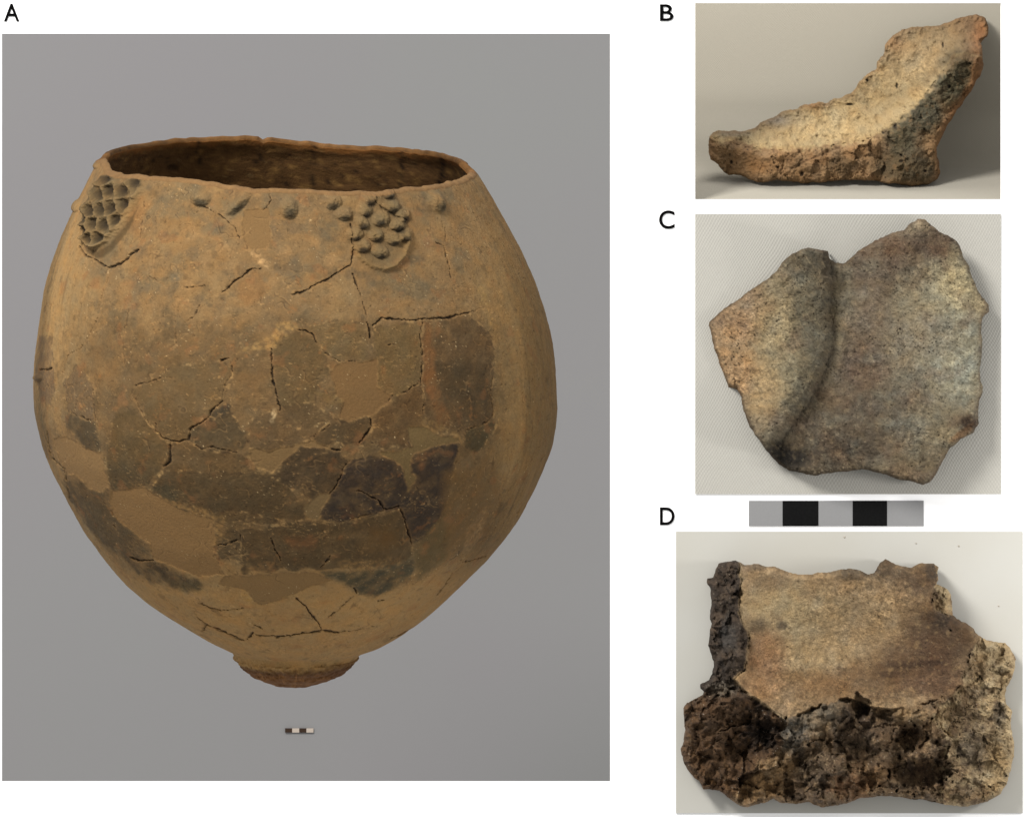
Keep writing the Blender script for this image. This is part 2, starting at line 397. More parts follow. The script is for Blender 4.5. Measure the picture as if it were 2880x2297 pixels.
    for k in range(70):                                                      # inner wall
        dlt = 12 + 260 * (k / 69) ** 1.15; p = rim + dlt
        IPE.append(p); IR.append(np.minimum(rad(p) - th - 3 * min(k / 6, 1), 720)); IX.append(cx(p))
    for k in range(1, 16):
        t = k / 15; p = (rim + 272) * (1 - t) + 1800 * t
        IPE.append(p); IR.append(np.maximum(rad(p) - 34, 4) * (1 if k < 15 else 0.02)); IX.append(cx(p))
    order_PE = np.array(IPE[::-1] + LPE[::-1] + list(PE)); order_R = np.array(IR[::-1] + LR[::-1] + list(R_out)); order_X = np.array(IX[::-1] + LX[::-1] + list(XC))
    NI, NL = len(IPE), len(LPE)
    # underside of the foot
    order_PE = np.vstack([order_PE, np.full((1, NC), 1934.0), np.full((1, NC), 1924.0)])
    order_R = np.vstack([order_R, order_R[-1:] * 0.8, order_R[-1:] * 0.02]); order_X = np.vstack([order_X, order_X[-1:], order_X[-1:]])
    NR = len(order_PE); kindrow = np.concatenate([np.full(NI, 2), np.full(NL, 1), np.full(NO, 0), np.full(2, 3)])
    KR = np.repeat(kindrow, NC)
    PHI = np.tile(ph, NR); sn, cs = np.sin(PHI), np.cos(PHI)
    pe, R_, X_ = order_PE.ravel(), order_R.ravel(), order_X.ravel()
    def place(pe, R_):
        lx = X_ - 1440 + R_ * sn; ly = -R_ * cs; lz = PYC - pe
        wy = ly * ca - lz * sa; wz = lz * ca + ly * sa + (1148.5 - PYC)
        return np.stack([lx * S / 1000, YC + wy * S / 1000, wz * S / 1000], 1).astype(f32)
    W = place(pe, R_); px, py = project(W)
    P3 = (W * 1000).astype(f32)
    out = (KR == 0) | (KR == 1); frontf = (cs > -0.25)
    disp = np.zeros(len(px), f32)
    # hand-made unevenness
    big = fbm(P3, 240, 3, 1); mid = fbm(P3, 55, 3, 5); fin = fbm(P3, 14, 3, 9)
    edge = sstep(0.25, 0.75, cs)
    disp += big * 4.0 * (0.25 + 0.75 * edge) + mid * 1.8 + fin * 0.8
    wx = fbm(P3, 34, 4, 21) * 9; wy = fbm(P3, 34, 4, 27) * 9
    wx2 = fbm(P3, 8, 2, 33) * 2.2; wy2 = fbm(P3, 8, 2, 37) * 2.2
    A = Paint(px, py, (157, 127, 88))
    A.mix(sstep(-0.1, 0.6, big) * 0.55, (138, 116, 86)); A.mix(sstep(0.1, 0.6, mid) * 0.5, (172, 138, 96)); A.mix(sstep(0.05, 0.5, -mid) * 0.5, (130, 110, 84))
    hu = fbm(P3, 130, 4, 171, .6); A.mix(sstep(.05, .45, hu) * .5, (126, 114, 90)); A.mix(sstep(.05, .45, -hu) * .5, (166, 138, 98)); hv = fbm(P3, 60, 4, 173, .65); A.mix(sstep(.15, .5, hv) * .4, (112, 96, 72))
    # left and right flanks: paler and streaked down the wall
    st = fbm(np.stack([PHI * 700, pe, pe * 0], 1).astype(f32), (14, 190, 50), 3, 41)
    A.mix(sstep(330, 120, px) * sstep(1300, 900, py) * 0.8, (194, 160, 112)); A.mix(sstep(1250, 1450, px) * 0.75, (172, 140, 94))
    A.mix(sstep(0.1, 0.7, st) * 0.45 * sstep(0.8, 0.3, cs), (188, 152, 104)); A.mix(sstep(0.1, 0.7, -st) * 0.4 * sstep(0.85, 0.3, cs), (120, 96, 66))
    band = sstep(860, 1000, py + hu * 90) * sstep(1640, 1480, py + hu * 90) * sstep(110, 330, px + hv * 60) * sstep(1480, 1330, px + hv * 60); A.mix(band * .72, (128, 103, 70)); A.mix(band * sstep(0, .5, mid + hv) * .5, (112, 92, 62)); A.mix(sstep(1500, 1720, py) * 0.8, (196, 158, 106))
    A.poly([(100, 1300), (150, 1290), (225, 1440), (330, 1600), (480, 1730), (640, 1830), (640, 1880), (460, 1790), (300, 1660), (150, 1460)], (190, 158, 112), 14, 0.7)  # rim highlight painted along the lower left edge
    bl = fbm(P3, 34, 3, 51) + 0.5 * fbm(P3, 110, 2, 53)
    ev = fbm(P3, 20, 3, 57)
    bw = dict(wx=wx + wx2, wy=wy + wy2)
    def dark(reg, s, c, k=0.85, soft=3): 
        d = sdf(px + bw['wx'], py + bw['wy'], T(reg, s) if isinstance(s, str) else s, max(60, soft * 2)); m = sstep(-soft - 2.5, soft + 2.5, d + bl * 6) * min(k * 1.08, 1) * np.clip(0.86 + bl * 0.6 + hv * .35, 0.45, 1)
        A.mix(m, c)
        if soft < 5: A.mix(np.exp(-((d + bl * 4) / 1.7) ** 2) * sstep(0, .35, ev) * .45, (66, 48, 30)); A.mix(np.exp(-((d + bl * 4 + 3) / 3.0) ** 2) * sstep(.12, .4, -ev) * .6, (194, 160, 112))
        return m
    dark('4', '590,350 560,260 430,240 800,150 1000,200 1030,340 1010,500 780,510 680,460', (130, 108, 74), .8)
    dark('4', '210,400 240,300 440,250 580,350 660,450 700,640 600,700 560,900 700,1000 500,1100 280,900 220,650', (121, 99, 66), .85)
    dark('4', '280,900 560,880 760,1010 880,1020 560,1160 400,1230 180,1280 0,1250 0,1040 160,960', (116, 93, 63), .7)
    dark('4', '1080,220 1480,170 1500,420 1490,690 1320,800 1230,800 1115,740 1110,480 1060,340', (128, 105, 69), .8)
    dark('4', '1120,930 1310,800 1490,700 1520,960 1500,1070 1380,1090 1400,1240 1200,1260 1050,1200', (116, 91, 59), .85)
    dark('4', '1520,170 1900,110 2110,300 2110,700 2120,1000 1900,1100 1780,1140 1620,1130 1540,1060 1520,800 1510,500', (115, 92, 62), .9)
    dark('4', '1640,560 1760,520 2080,560 2110,980 1930,1080 1890,900 1700,740', (96, 79, 53), .7, 25)
    dark('4', '1880,1100 2150,1040 2060,1200 1970,1290 1880,1260', (100, 85, 57), .9)
    dark('4', '560,1160 700,1050 880,1020 1060,1010 1050,1100 980,1220 820,1210 600,1240', (105, 85, 57), .9)
    dark('3', '900,760 1250,560 1700,520 1770,600 1690,850 1590,930 1480,1060 1400,1190 1230,1195 1110,1120 960,860', (127, 104, 71), .8)
    dark('3', '1000,900 1460,930 1480,1060 1400,1090 1390,1190 1230,1195 1110,1120', (116, 93, 60), .7, 20)
    dark('3', '700,1180 760,960 940,930 1080,1120 1200,1210 1220,1380 1150,1440 1040,1560 880,1610 730,1610 680,1500', (118, 96, 63), .9)
    dark('3', '700,1420 900,1380 1150,1440 1040,1560 880,1610 730,1610', (104, 87, 60), .8, 14)
    dark('3', '1420,1090 1590,940 1740,890 1760,980 1850,1100 1900,1210 1780,1300 1500,1280 1400,1190', (103, 86, 60), .9)
    dark('3', '1600,940 1740,890 1760,970 1640,1000', (86, 74, 56), .8, 8)
    dark('3', '310,720 420,540 500,640 560,720 580,900 590,1010 500,1000 340,940', (131, 108, 80), .8)
    dark('3', '330,960 580,1025 625,1280 560,1310 440,1200 310,1040', (104, 88, 64), .9, 6)
    dark('3', '90,280 200,300 210,560 225,760 190,880 110,860 60,560', (134, 110, 84), .7)
    dark('3', '1230,1220 1420,1220 1500,1280 1800,1300 2156,1500 2156,1900 1500,1900 1080,1640 1180,1440', (114, 92, 61), .9)
    dark('5', '700,80 830,170 1040,200 1180,270 1300,240 1480,250 1700,320 1900,330 1950,290 1880,150 1760,0 1500,-60 800,-60', (108, 88, 59), .9)
    dark('5', '700,60 860,20 960,100 900,170 780,150', (100, 87, 62), .8, 9)
    dark('4', '240,1470 420,1250 560,1270 700,1270 820,1340 860,1400 780,1560 700,1650 560,1690 420,1640 300,1560 220,1510', (96, 78, 54), .92)
    d1 = T('4', '870,1370 1160,1330 1340,1430 1350,1560 1390,1630 1420,1580 1450,1500 1400,1480 1400,1380 1460,1290 1600,1250 1800,1220 1810,1320 1760,1500 1740,1690') + T('6', '1390,100 1340,220 1290,290 1200,390 1130,430 1100,360 1040,190 930,210 640,290 500,270 480,230 540,150 600,60')
    dark('', d1, (83, 68, 54), .95)
    dark('5', '1210,430 1500,390 1640,420 1650,370 2007,340 2100,400 2007,700 1700,720 1500,680 1250,620 1200,520', (106, 87, 59), .85)
    dark('6', '-40,380 110,330 480,300 640,320 1040,220 1120,440 1130,520 960,600 720,600 460,610 240,620 -40,640', (110, 89, 59), .88)
    dark('6', '500,640 960,600 1120,520 1140,620 1100,720 960,770 840,800 740,770 620,690', (106, 94, 69), .9, 6)
    dark('6', '740,690 900,640 1000,680 920,760 790,770', (88, 78, 58), .7, 14)
    dark('6', '1130,440 1350,250 1400,420 1350,560 1160,680 1140,560', (120, 101, 67), .8, 12)
    dark('6', '1340,-60 1700,-80 1760,100 1600,420 1380,520 1330,260', (134, 106, 68), .7, 14)
    dark('5', '0,0 140,20 300,110 380,260 480,360 640,520 740,660 860,720 1080,800 1100,880 900,880 700,820 560,720 440,600 300,500 160,350 40,150', (114, 94, 65), .9, 7)
    dark('5', '640,690 760,670 880,740 800,790 680,740', (88, 70, 44), .75, 14)
    dark('5', '860,820 1080,820 1100,880 960,900', (104, 90, 60), .7, 12)
    # warm and pale patches
    dark('1', '860,740 960,560 1040,680 960,980 840,900', (162, 122, 78), .5, 14)
    dark('1', '1860,1260 2000,1250 2050,1400 2000,1530 1880,1560 1800,1450', (160, 124, 82), .7, 8)
    dark('1', '1700,500 2000,520 1960,600 1760,600', (160, 124, 84), .4, 20); dark('3', '520,560 700,540 760,700 560,760', (160, 128, 88), .4, 20)
    dark('4', '1530,180 1590,180 1600,640 1700,900 1740,1060 1640,1060 1560,860 1510,640', (150, 108, 66), .65, 8)
    dark('6', '260,400 440,380 460,460 300,480', (134, 95, 58), .6, 14); dark('6', '760,390 980,300 1040,420 960,480 800,480', (134, 102, 58), .5, 18)
    ye = np.clip(0.55 + fbm(P3, 12, 3, 61) * 1.1, 0, 1)
    for reg, s, c, k in (('4', '-60,400 120,400 200,430 260,330 400,240 420,200 370,150 250,180 220,260 100,340', (182, 148, 98), .85), ('3', '1780,440 2156,380 2156,300 2000,380', (184, 146, 92), .7),
                         ('2', '1980,1400 2050,1420 2075,1560 2010,1570', (176, 144, 94), .8), ('4', '2030,50 2070,60 2140,225 2100,220', (184, 148, 96), .8), ('2', '1940,1180 1990,1380 1960,1380', (165, 134, 88), .7),
                         ('1', '1900,1090 1980,1120 2070,1200 2060,1250 1980,1180', (206, 170, 124), .9), ('4', '-10,1300 60,1420 200,1440 230,1490 80,1490 0,1400', (182, 148, 100), .7),
                         ('5', '740,120 1060,220 1200,250 1210,330 1000,290 800,200', (178, 142, 94), .7), ('5', '1180,300 1300,280 1260,480 1190,560', (176, 140, 90), .6),
                         ('5', '1440,880 1520,960 1500,1000 1430,940', (196, 154, 90), .8), ('4', '1480,980 1840,1140 1850,1240 1780,1170 1500,1090', (168, 136, 90), .6),
                         ('6', '620,560 980,540 960,620 640,620', (172, 138, 90), .6), ('6', '0,900 260,840 460,940 400,1000 100,1000', (178, 142, 98), .6), ('6', '600,1040 900,990 960,1060 620,1130', (184, 148, 102), .7),
                         ('6', '40,1090 500,1090 760,1150 300,1160', (184, 148, 102), .6), ('5', '960,880 1160,940 1120,1000 980,930', (178, 146, 108), .7), ('4', '200,940 245,930 215,1040 195,1030', (224, 194, 150), .9),
                         ('5', '1480,700 1700,640 1720,720 1560,760', (172, 132, 86), .6), ('4', '570,780 820,800 830,870 700,890', (150, 124, 82), .7), ('6', '1480,380 1640,180 1600,420 1500,500', (176, 142, 100), .5)):
        d = sdf(px + wx + wx2, py + wy + wy2, T(reg, s)); A.mix(sstep(-6, 5, d) * ye * k, c)
    # plaster fills, a smooth flat brown, a hair below the sherds
    fills = [T('4', '700,620 760,540 860,515 1020,520 1110,480 1115,740 1230,800 1220,880 1130,930 1080,980 860,1030 790,1000 820,860 760,790 740,700'),
             T('4', '1120,1290 1280,1300 1420,1240 1390,1170 1380,1080 1500,1070 1640,1150 1820,1180 1830,1210 1560,1260 1420,1320 1395,1420 1410,1500 1460,1510 1390,1620 1350,1560 1340,1430 1250,1370 1160,1320'),
             T('4', '0,1270 180,1290 400,1240 540,1200 700,1260 560,1255 440,1250 330,1340 250,1420 200,1470 80,1430 30,1370'),
             T('5', '385,80 640,60 700,100 800,160 1000,260 1200,310 1220,420 1200,560 1260,690 1300,760 1100,780 900,700 720,640 690,520 580,440 480,360 400,280 370,180'),
             T('3', '210,1180 300,1160 400,1200 480,1260 640,1310 660,1470 700,1600 620,1640 520,1600 400,1480 330,1490 270,1350 220,1260'),
             T('6', '480,95 560,90 560,120 500,190 480,280 410,270 370,190 430,140'),
             T('5', '1300,770 1500,770 1800,740 2007,745 2160,800 2007,850 1800,940 1620,1010 1540,980 1480,900 1250,830'),
             T('1', '1860,740 2080,730 2100,1000 2060,1080 1900,1080 1850,960')]
    fcol = [(143, 113, 75), (137, 114, 77), (143, 116, 79), (157, 125, 84), (160, 129, 89), (146, 121, 85), (158, 127, 86), (151, 121, 82)]
    fm = np.full(len(px), -60, f32); fid = np.full(len(px), -1)
    for i, f in enumerate(fills):
        d = sdf(px + wx * .6 + wx2, py + wy * .6 + wy2, f); m = sstep(-2.0, 2.0, d)
        A.mix(m, fcol[i]); e = np.exp(-((d + 1) / 3.0) ** 2); A.mix(e * 0.45 * ye, (182, 146, 98)); A.mix(np.exp(-((d - 1) / 2.0) ** 2) * 0.3 * (1 - ye), (92, 70, 46))
        disp -= m * 1.6 * frontf; disp -= m * (mid * 1.4 + fin * 0.6)
        fid = np.where((d > 0) & frontf, i, fid); fm = np.maximum(fm, d)
    infm = sstep(-3, 3, fm)
    # cracks and seams
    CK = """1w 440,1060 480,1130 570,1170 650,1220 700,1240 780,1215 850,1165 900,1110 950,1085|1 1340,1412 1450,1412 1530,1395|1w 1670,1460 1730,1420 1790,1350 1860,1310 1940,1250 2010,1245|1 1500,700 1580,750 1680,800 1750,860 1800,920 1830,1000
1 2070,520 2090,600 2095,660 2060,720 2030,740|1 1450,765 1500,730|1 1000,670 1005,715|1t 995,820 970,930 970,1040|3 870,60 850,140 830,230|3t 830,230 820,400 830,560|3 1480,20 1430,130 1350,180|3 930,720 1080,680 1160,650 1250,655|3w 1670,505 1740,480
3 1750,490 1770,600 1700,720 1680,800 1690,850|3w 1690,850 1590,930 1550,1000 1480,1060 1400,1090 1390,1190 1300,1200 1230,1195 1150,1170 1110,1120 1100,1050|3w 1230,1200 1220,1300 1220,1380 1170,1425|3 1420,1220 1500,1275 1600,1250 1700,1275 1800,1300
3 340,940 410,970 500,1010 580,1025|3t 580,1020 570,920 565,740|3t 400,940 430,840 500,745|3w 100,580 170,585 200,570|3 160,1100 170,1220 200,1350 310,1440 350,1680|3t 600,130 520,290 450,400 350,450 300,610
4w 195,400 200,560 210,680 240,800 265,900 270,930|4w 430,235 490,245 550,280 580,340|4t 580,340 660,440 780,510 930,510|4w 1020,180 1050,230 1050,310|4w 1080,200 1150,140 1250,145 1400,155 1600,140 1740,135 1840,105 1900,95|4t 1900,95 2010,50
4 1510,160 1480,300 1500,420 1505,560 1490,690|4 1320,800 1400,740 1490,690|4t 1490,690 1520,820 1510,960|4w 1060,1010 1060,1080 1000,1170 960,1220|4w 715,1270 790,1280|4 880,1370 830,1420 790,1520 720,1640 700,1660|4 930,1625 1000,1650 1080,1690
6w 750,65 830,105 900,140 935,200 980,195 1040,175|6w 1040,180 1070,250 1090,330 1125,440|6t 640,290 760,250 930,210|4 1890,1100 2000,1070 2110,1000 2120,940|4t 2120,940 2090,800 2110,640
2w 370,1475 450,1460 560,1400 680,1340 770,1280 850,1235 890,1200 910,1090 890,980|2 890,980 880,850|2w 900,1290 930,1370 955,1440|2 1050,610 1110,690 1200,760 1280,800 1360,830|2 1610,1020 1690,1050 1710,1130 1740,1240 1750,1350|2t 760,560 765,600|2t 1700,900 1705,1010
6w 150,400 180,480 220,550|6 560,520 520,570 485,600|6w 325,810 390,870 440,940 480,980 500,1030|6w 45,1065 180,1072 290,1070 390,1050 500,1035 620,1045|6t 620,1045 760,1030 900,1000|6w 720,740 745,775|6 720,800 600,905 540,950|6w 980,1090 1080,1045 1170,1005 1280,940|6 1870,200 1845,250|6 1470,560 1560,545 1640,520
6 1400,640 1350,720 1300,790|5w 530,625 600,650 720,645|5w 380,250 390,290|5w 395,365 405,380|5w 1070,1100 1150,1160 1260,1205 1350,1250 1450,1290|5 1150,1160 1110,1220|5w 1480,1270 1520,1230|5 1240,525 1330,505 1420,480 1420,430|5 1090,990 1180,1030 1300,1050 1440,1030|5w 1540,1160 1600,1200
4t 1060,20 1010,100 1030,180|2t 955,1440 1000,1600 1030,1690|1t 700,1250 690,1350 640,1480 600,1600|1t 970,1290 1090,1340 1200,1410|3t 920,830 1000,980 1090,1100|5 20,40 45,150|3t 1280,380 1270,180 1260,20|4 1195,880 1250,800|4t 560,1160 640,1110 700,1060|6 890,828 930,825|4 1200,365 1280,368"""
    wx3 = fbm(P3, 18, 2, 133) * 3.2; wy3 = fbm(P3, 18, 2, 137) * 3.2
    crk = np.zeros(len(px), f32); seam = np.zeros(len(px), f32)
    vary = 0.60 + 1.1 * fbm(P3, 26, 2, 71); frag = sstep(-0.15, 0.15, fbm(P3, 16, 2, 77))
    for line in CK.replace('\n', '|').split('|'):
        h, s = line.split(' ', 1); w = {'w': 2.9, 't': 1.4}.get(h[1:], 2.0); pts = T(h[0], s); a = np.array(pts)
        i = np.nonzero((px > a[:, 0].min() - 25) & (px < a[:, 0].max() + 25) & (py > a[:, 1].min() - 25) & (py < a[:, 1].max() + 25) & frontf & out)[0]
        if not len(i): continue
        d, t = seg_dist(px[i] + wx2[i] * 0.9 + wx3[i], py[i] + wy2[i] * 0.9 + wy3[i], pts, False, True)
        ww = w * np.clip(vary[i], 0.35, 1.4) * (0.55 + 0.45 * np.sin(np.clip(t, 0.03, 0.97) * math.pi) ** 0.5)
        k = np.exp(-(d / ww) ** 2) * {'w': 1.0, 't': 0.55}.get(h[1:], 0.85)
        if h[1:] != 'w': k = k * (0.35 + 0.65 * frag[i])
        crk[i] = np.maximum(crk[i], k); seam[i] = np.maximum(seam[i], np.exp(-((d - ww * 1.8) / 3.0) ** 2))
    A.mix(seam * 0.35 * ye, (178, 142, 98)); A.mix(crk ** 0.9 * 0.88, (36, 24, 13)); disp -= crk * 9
    pit = sstep(0.52, 0.7, fbm(P3, 9, 2, 81)) * (1 - infm); A.mix(pit * 0.35, (84, 64, 42)); disp -= pit * 1.5
    lt = sstep(0.50, 0.72, fbm(P3, 11, 2, 87)) * (1 - infm) * sstep(-0.1, 0.4, fbm(P3, 120, 2, 91)); A.mix(lt * 0.55, (192, 156, 110)); disp += lt * 1.0
    A.mix(sstep(0.25, 0.6, fbm(P3, 40, 4, 95)) * 0.35 * (1 - infm), (106, 86, 58)); A.mix(sstep(0.3, 0.6, fbm(P3, 60, 3, 99)) * 0.3 * (1 - infm), (168, 118, 74))
    sk = np.exp(-(fbm(P3, (70, 16, 16), 2, 151) / .035) ** 2) * sstep(.1, .45, fbm(P3, 60, 2, 153)) * (1 - infm); A.mix(sk * .4, (190, 156, 110))
    sk = np.exp(-(fbm(P3, (24, 24, 80), 2, 155) / .03) ** 2) * sstep(.15, .5, fbm(P3, 70, 2, 157)) * (1 - infm); A.mix(sk * .25, (92, 70, 46)); disp -= sk * .5
    sk = np.exp(-(fbm(P3, 110, 3, 159) / .012) ** 2) * sstep(-.1, .3, fbm(P3, 50, 2, 161)); A.mix(sk * .4, (78, 58, 38)); disp -= sk * 1.0; A.mix(np.exp(-((fbm(P3, 110, 3, 159) - .03) / .015) ** 2) * sstep(-.1, .3, fbm(P3, 50, 2, 161)) * .3, (188, 152, 106))
    sc_ = sstep(.28, .55, fbm(P3, (20, 20, 9), 4, 181, .7)) * sstep(.0, .35, fbm(P3, 150, 2, 183)); A.mix(sc_ * .55 * (1 - infm), (196, 158, 108))
    sc_ = sstep(.62, .78, fbm(P3, 6, 2, 185)) * sstep(-.1, .3, fbm(P3, 90, 2, 187)); A.mix(sc_ * .8, (224, 196, 152))
    sc_ = sstep(.25, .55, fbm(P3, 28, 4, 189, .7)) * sstep(.0, .35, fbm(P3, 170, 2, 191)); A.mix(sc_ * .4 * (1 - infm), (172, 124, 76))
    # relief: two bunches of pellets, knobs under the lip
    ids_extra = np.zeros(len(px), int)
    def dome(x, y, rx, ry, h, p=2.0, ang=0.0):
        c_, s_ = math.cos(ang), math.sin(ang); a_ = px - x + wx2; b_ = py - y + wy2
        r = ((a_ * c_ + b_ * s_) / rx) ** 2 + ((-a_ * s_ + b_ * c_) / ry) ** 2
        return np.where(frontf & out, h * np.clip(1 - r, 0, 1) ** (1.0 / p * 1.3), 0), r
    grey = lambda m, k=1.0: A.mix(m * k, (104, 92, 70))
    # left bunch: raised plaque with sunken cells and a rope-like border
    pl = px - 15
    plq = T('1', '590,430 720,420 760,500 860,450 950,460 960,560 880,690 800,830 730,920 650,1020 560,1075 480,1060 425,990 405,860 430,700 510,560')
    dl = sdf(pl + wx2, py + wy2, plq, 40); m = sstep(0, 9, dl) * frontf; disp += m * 12
    A.mix(sstep(0, 8, dl) * .75 * frontf, (108, 92, 64))
    low = sdf(pl + wx2, py + wy2, T('1', '420,1010 470,1080 560,1090 660,1030 740,930 830,820 900,720 860,860 780,980 690,1090 600,1160 540,1160 460,1110'), 40); A.mix(sstep(-3, 6, low) * .7, (96, 78, 50))
    cells = T('1', '650,470 600,605 685,570 520,745 612,735 700,725 815,690 550,850 640,865 745,825 500,990 900,500 460,640 450,810 590,985 800,570 445,920')
    near = (pl < 480) & (py < 760) & frontf & out; ci = np.nonzero(near)[0]
    dd = np.sort(np.stack([np.sqrt(((pl[ci] + wx2[ci] * 1.6 - a_) * 1.12) ** 2 + (py[ci] + wy2[ci] * 1.6 - b_) ** 2) for a_, b_ in cells]), 0)
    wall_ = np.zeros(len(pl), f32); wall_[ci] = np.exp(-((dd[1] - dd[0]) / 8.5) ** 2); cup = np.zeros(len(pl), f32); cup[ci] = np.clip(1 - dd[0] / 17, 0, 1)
    pm = sstep(2, 7, dl) * frontf * out; disp += pm * (wall_ * 8 - cup * 14); A.mix(pm * wall_ * np.clip(.5 + fin, 0, .8), (158, 132, 94)); A.mix(pm * cup ** .6 * .9, (56, 45, 30))  # shade inside the cells painted dark, wall tops painted paler
    db = seg_dist(pl + wx2, py + wy2, T('1', '945,560 870,690 795,830 725,915 645,1010 560,1055 480,1040 430,985')); bm = np.exp(-(db / 6.0) ** 2) * frontf * out; disp += bm * 9; A.mix(bm * .8, (166, 138, 98))
    left_med = (dl > 0) & frontf & out
    # right bunch
    rr = np.random.RandomState(3)
    plr = T('2', '960,640 1060,590 1190,560 1280,620 1330,780 1390,900 1400,1020 1350,1150 1250,1240 1130,1250 1000,1190 915,1100 880,990 900,850')
    dr = sdf(px + wx2, py + wy2, plr, 40); m = sstep(-2, 12, dr) * frontf * out; disp += m * 7; A.mix(m * .45, (128, 108, 76))
    right_med = (dr > 0) & frontf & out
    pel = T('2', '1190,580 1040,640 1215,705 1330,780 965,840 1120,810 1265,865 915,945 1090,955 1240,985 980,1045 1130,1100 1345,950 1000,740')
    pel_id = np.full(len(px), -1)
    for n_, (x, y) in enumerate(pel):
        dd, r = dome(x + rr.uniform(-3, 3), y + rr.uniform(-3, 3), rr.uniform(20, 26), rr.uniform(17, 22), rr.uniform(12, 16), 2.3, rr.uniform(-.6, .6)); disp += dd * (1 + fin * .35); pel_id = np.where((r < 0.95) & frontf & out, n_, pel_id)
        A.mix(np.clip(1.1 - r, 0, 1) * .5 * frontf, (150, 128, 92))
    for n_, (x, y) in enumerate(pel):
        _, r2 = dome(x + 3 + rr.uniform(-4, 4), y + 14, rr.uniform(12, 20), rr.uniform(9, 13), 0); A.mix(np.clip(1.1 - r2 * (1 + fin * .5), 0, 1) * .85 * frontf * out, (62, 52, 36))  # shade under each pellet, painted as a dark spot
    db = seg_dist(px + wx2, py + wy2, T('2', '905,1060 960,1150 1060,1220 1160,1250 1260,1220 1340,1120 1380,1000')); bm = np.exp(-(db / 7.0) ** 2) * frontf * out; disp += bm * 10; A.mix(bm * .6, (150, 124, 84))
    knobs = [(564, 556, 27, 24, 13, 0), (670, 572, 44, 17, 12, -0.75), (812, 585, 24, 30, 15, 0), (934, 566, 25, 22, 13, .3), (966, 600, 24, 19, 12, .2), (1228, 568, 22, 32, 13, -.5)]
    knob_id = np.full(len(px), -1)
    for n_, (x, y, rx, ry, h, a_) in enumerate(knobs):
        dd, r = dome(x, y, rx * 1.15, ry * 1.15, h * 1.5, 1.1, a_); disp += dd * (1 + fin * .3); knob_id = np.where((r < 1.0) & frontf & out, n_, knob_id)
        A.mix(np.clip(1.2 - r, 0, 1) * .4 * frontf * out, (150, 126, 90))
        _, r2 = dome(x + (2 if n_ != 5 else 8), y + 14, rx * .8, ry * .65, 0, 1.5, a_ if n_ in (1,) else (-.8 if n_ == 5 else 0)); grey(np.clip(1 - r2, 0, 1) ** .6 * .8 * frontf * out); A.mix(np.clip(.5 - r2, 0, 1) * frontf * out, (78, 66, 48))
    # stubs of broken relief on the far left edge
    for (x, y, r) in ((270, 455, 20), (212, 575, 22), (108, 1062, 10)):
        q_ = ((px - x) / 12) ** 2 + ((py - y) / r) ** 2; disp += np.where((cs < 0.5) & (px < 400) & out, 11 * np.clip(1 - q_, 0, 1) ** .6, 0)
    A.contrast((134, 108, 74), 1.28); A.grain(P3, (0.72, 0.66, 0.54), (0.08, 0.13, 0.14), keep=1 - infm * .75)
    # the lip, the inside and the foot
    C = A.c
    inn = KR == 2; lipm = KR == 1
    hd = (pe - np.tile(rim, NR))                                             # depth below the lip
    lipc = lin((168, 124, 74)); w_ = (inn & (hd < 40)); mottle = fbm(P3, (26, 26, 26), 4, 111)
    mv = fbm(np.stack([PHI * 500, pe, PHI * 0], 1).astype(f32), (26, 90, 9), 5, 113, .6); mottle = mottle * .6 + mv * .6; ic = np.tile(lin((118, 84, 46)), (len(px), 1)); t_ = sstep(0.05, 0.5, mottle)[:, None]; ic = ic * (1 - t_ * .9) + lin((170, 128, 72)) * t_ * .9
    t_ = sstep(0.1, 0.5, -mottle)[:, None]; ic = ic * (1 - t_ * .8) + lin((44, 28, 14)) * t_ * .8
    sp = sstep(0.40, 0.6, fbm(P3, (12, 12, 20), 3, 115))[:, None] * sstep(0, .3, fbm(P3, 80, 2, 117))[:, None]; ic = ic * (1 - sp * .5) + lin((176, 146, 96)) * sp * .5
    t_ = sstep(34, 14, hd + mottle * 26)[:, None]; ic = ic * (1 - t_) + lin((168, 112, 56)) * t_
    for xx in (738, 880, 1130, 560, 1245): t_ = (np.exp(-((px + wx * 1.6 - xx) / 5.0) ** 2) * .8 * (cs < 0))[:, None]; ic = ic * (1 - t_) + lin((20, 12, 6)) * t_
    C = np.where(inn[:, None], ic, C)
    lc = lin((140, 106, 66)) * (1 + mottle[:, None] * .35); lb = ((cs < 0.1) * 1.0)[:, None]; lc = lc * (1 - lb) + lin((128, 90, 50)) * (1 + mottle[:, None] * .9) * lb
    C = np.where(lipm[:, None], lc, C)
    fl = np.exp(-((xr - 742) / 4.0) ** 2)
    foot = (KR == 3) | ((pe > 1856) & (KR == 0))
    fc = np.tile(lin((124, 84, 48)), (len(px), 1)); t_ = sstep(-.1, .5, mottle)[:, None] ; fc = fc * (1 - t_) + lin((160, 112, 66)) * t_
    t_ = sstep(1892, 1872, pe + mottle * 14)[:, None]; fc = fc * (1 - t_ * .75) + lin((84, 58, 34)) * t_ * .75; t_ = sstep(1882, 1858, pe + mottle * 16)[:, None]; fc = fc * (1 - t_) + A.c * t_  # shadow below the body painted as a dark band round the foot's top
    t_ = (sstep(880, 960, px))[:, None] * .6; fc = fc * (1 - t_) + lin((96, 60, 30)) * t_
    C = np.where(foot[:, None], fc, C); disp = np.where(foot, fbm(P3, 46, 3, 121) * 12 + fbm(P3, 14, 3, 123) * 6 + fin * 2, disp)
    disp = np.where(inn, mid * 3 + fin * 1.5, disp)
    disp = disp * np.where(KR == 3, 0, 1)
    topfade = np.ones(len(px)); R2 = R_ + disp
    W = place(pe, R2)
    # faces (outward)
    ii = np.arange(NR - 1)[:, None] * NC; jj = np.arange(NC)[None, :]; j2 = (jj + 1) % NC
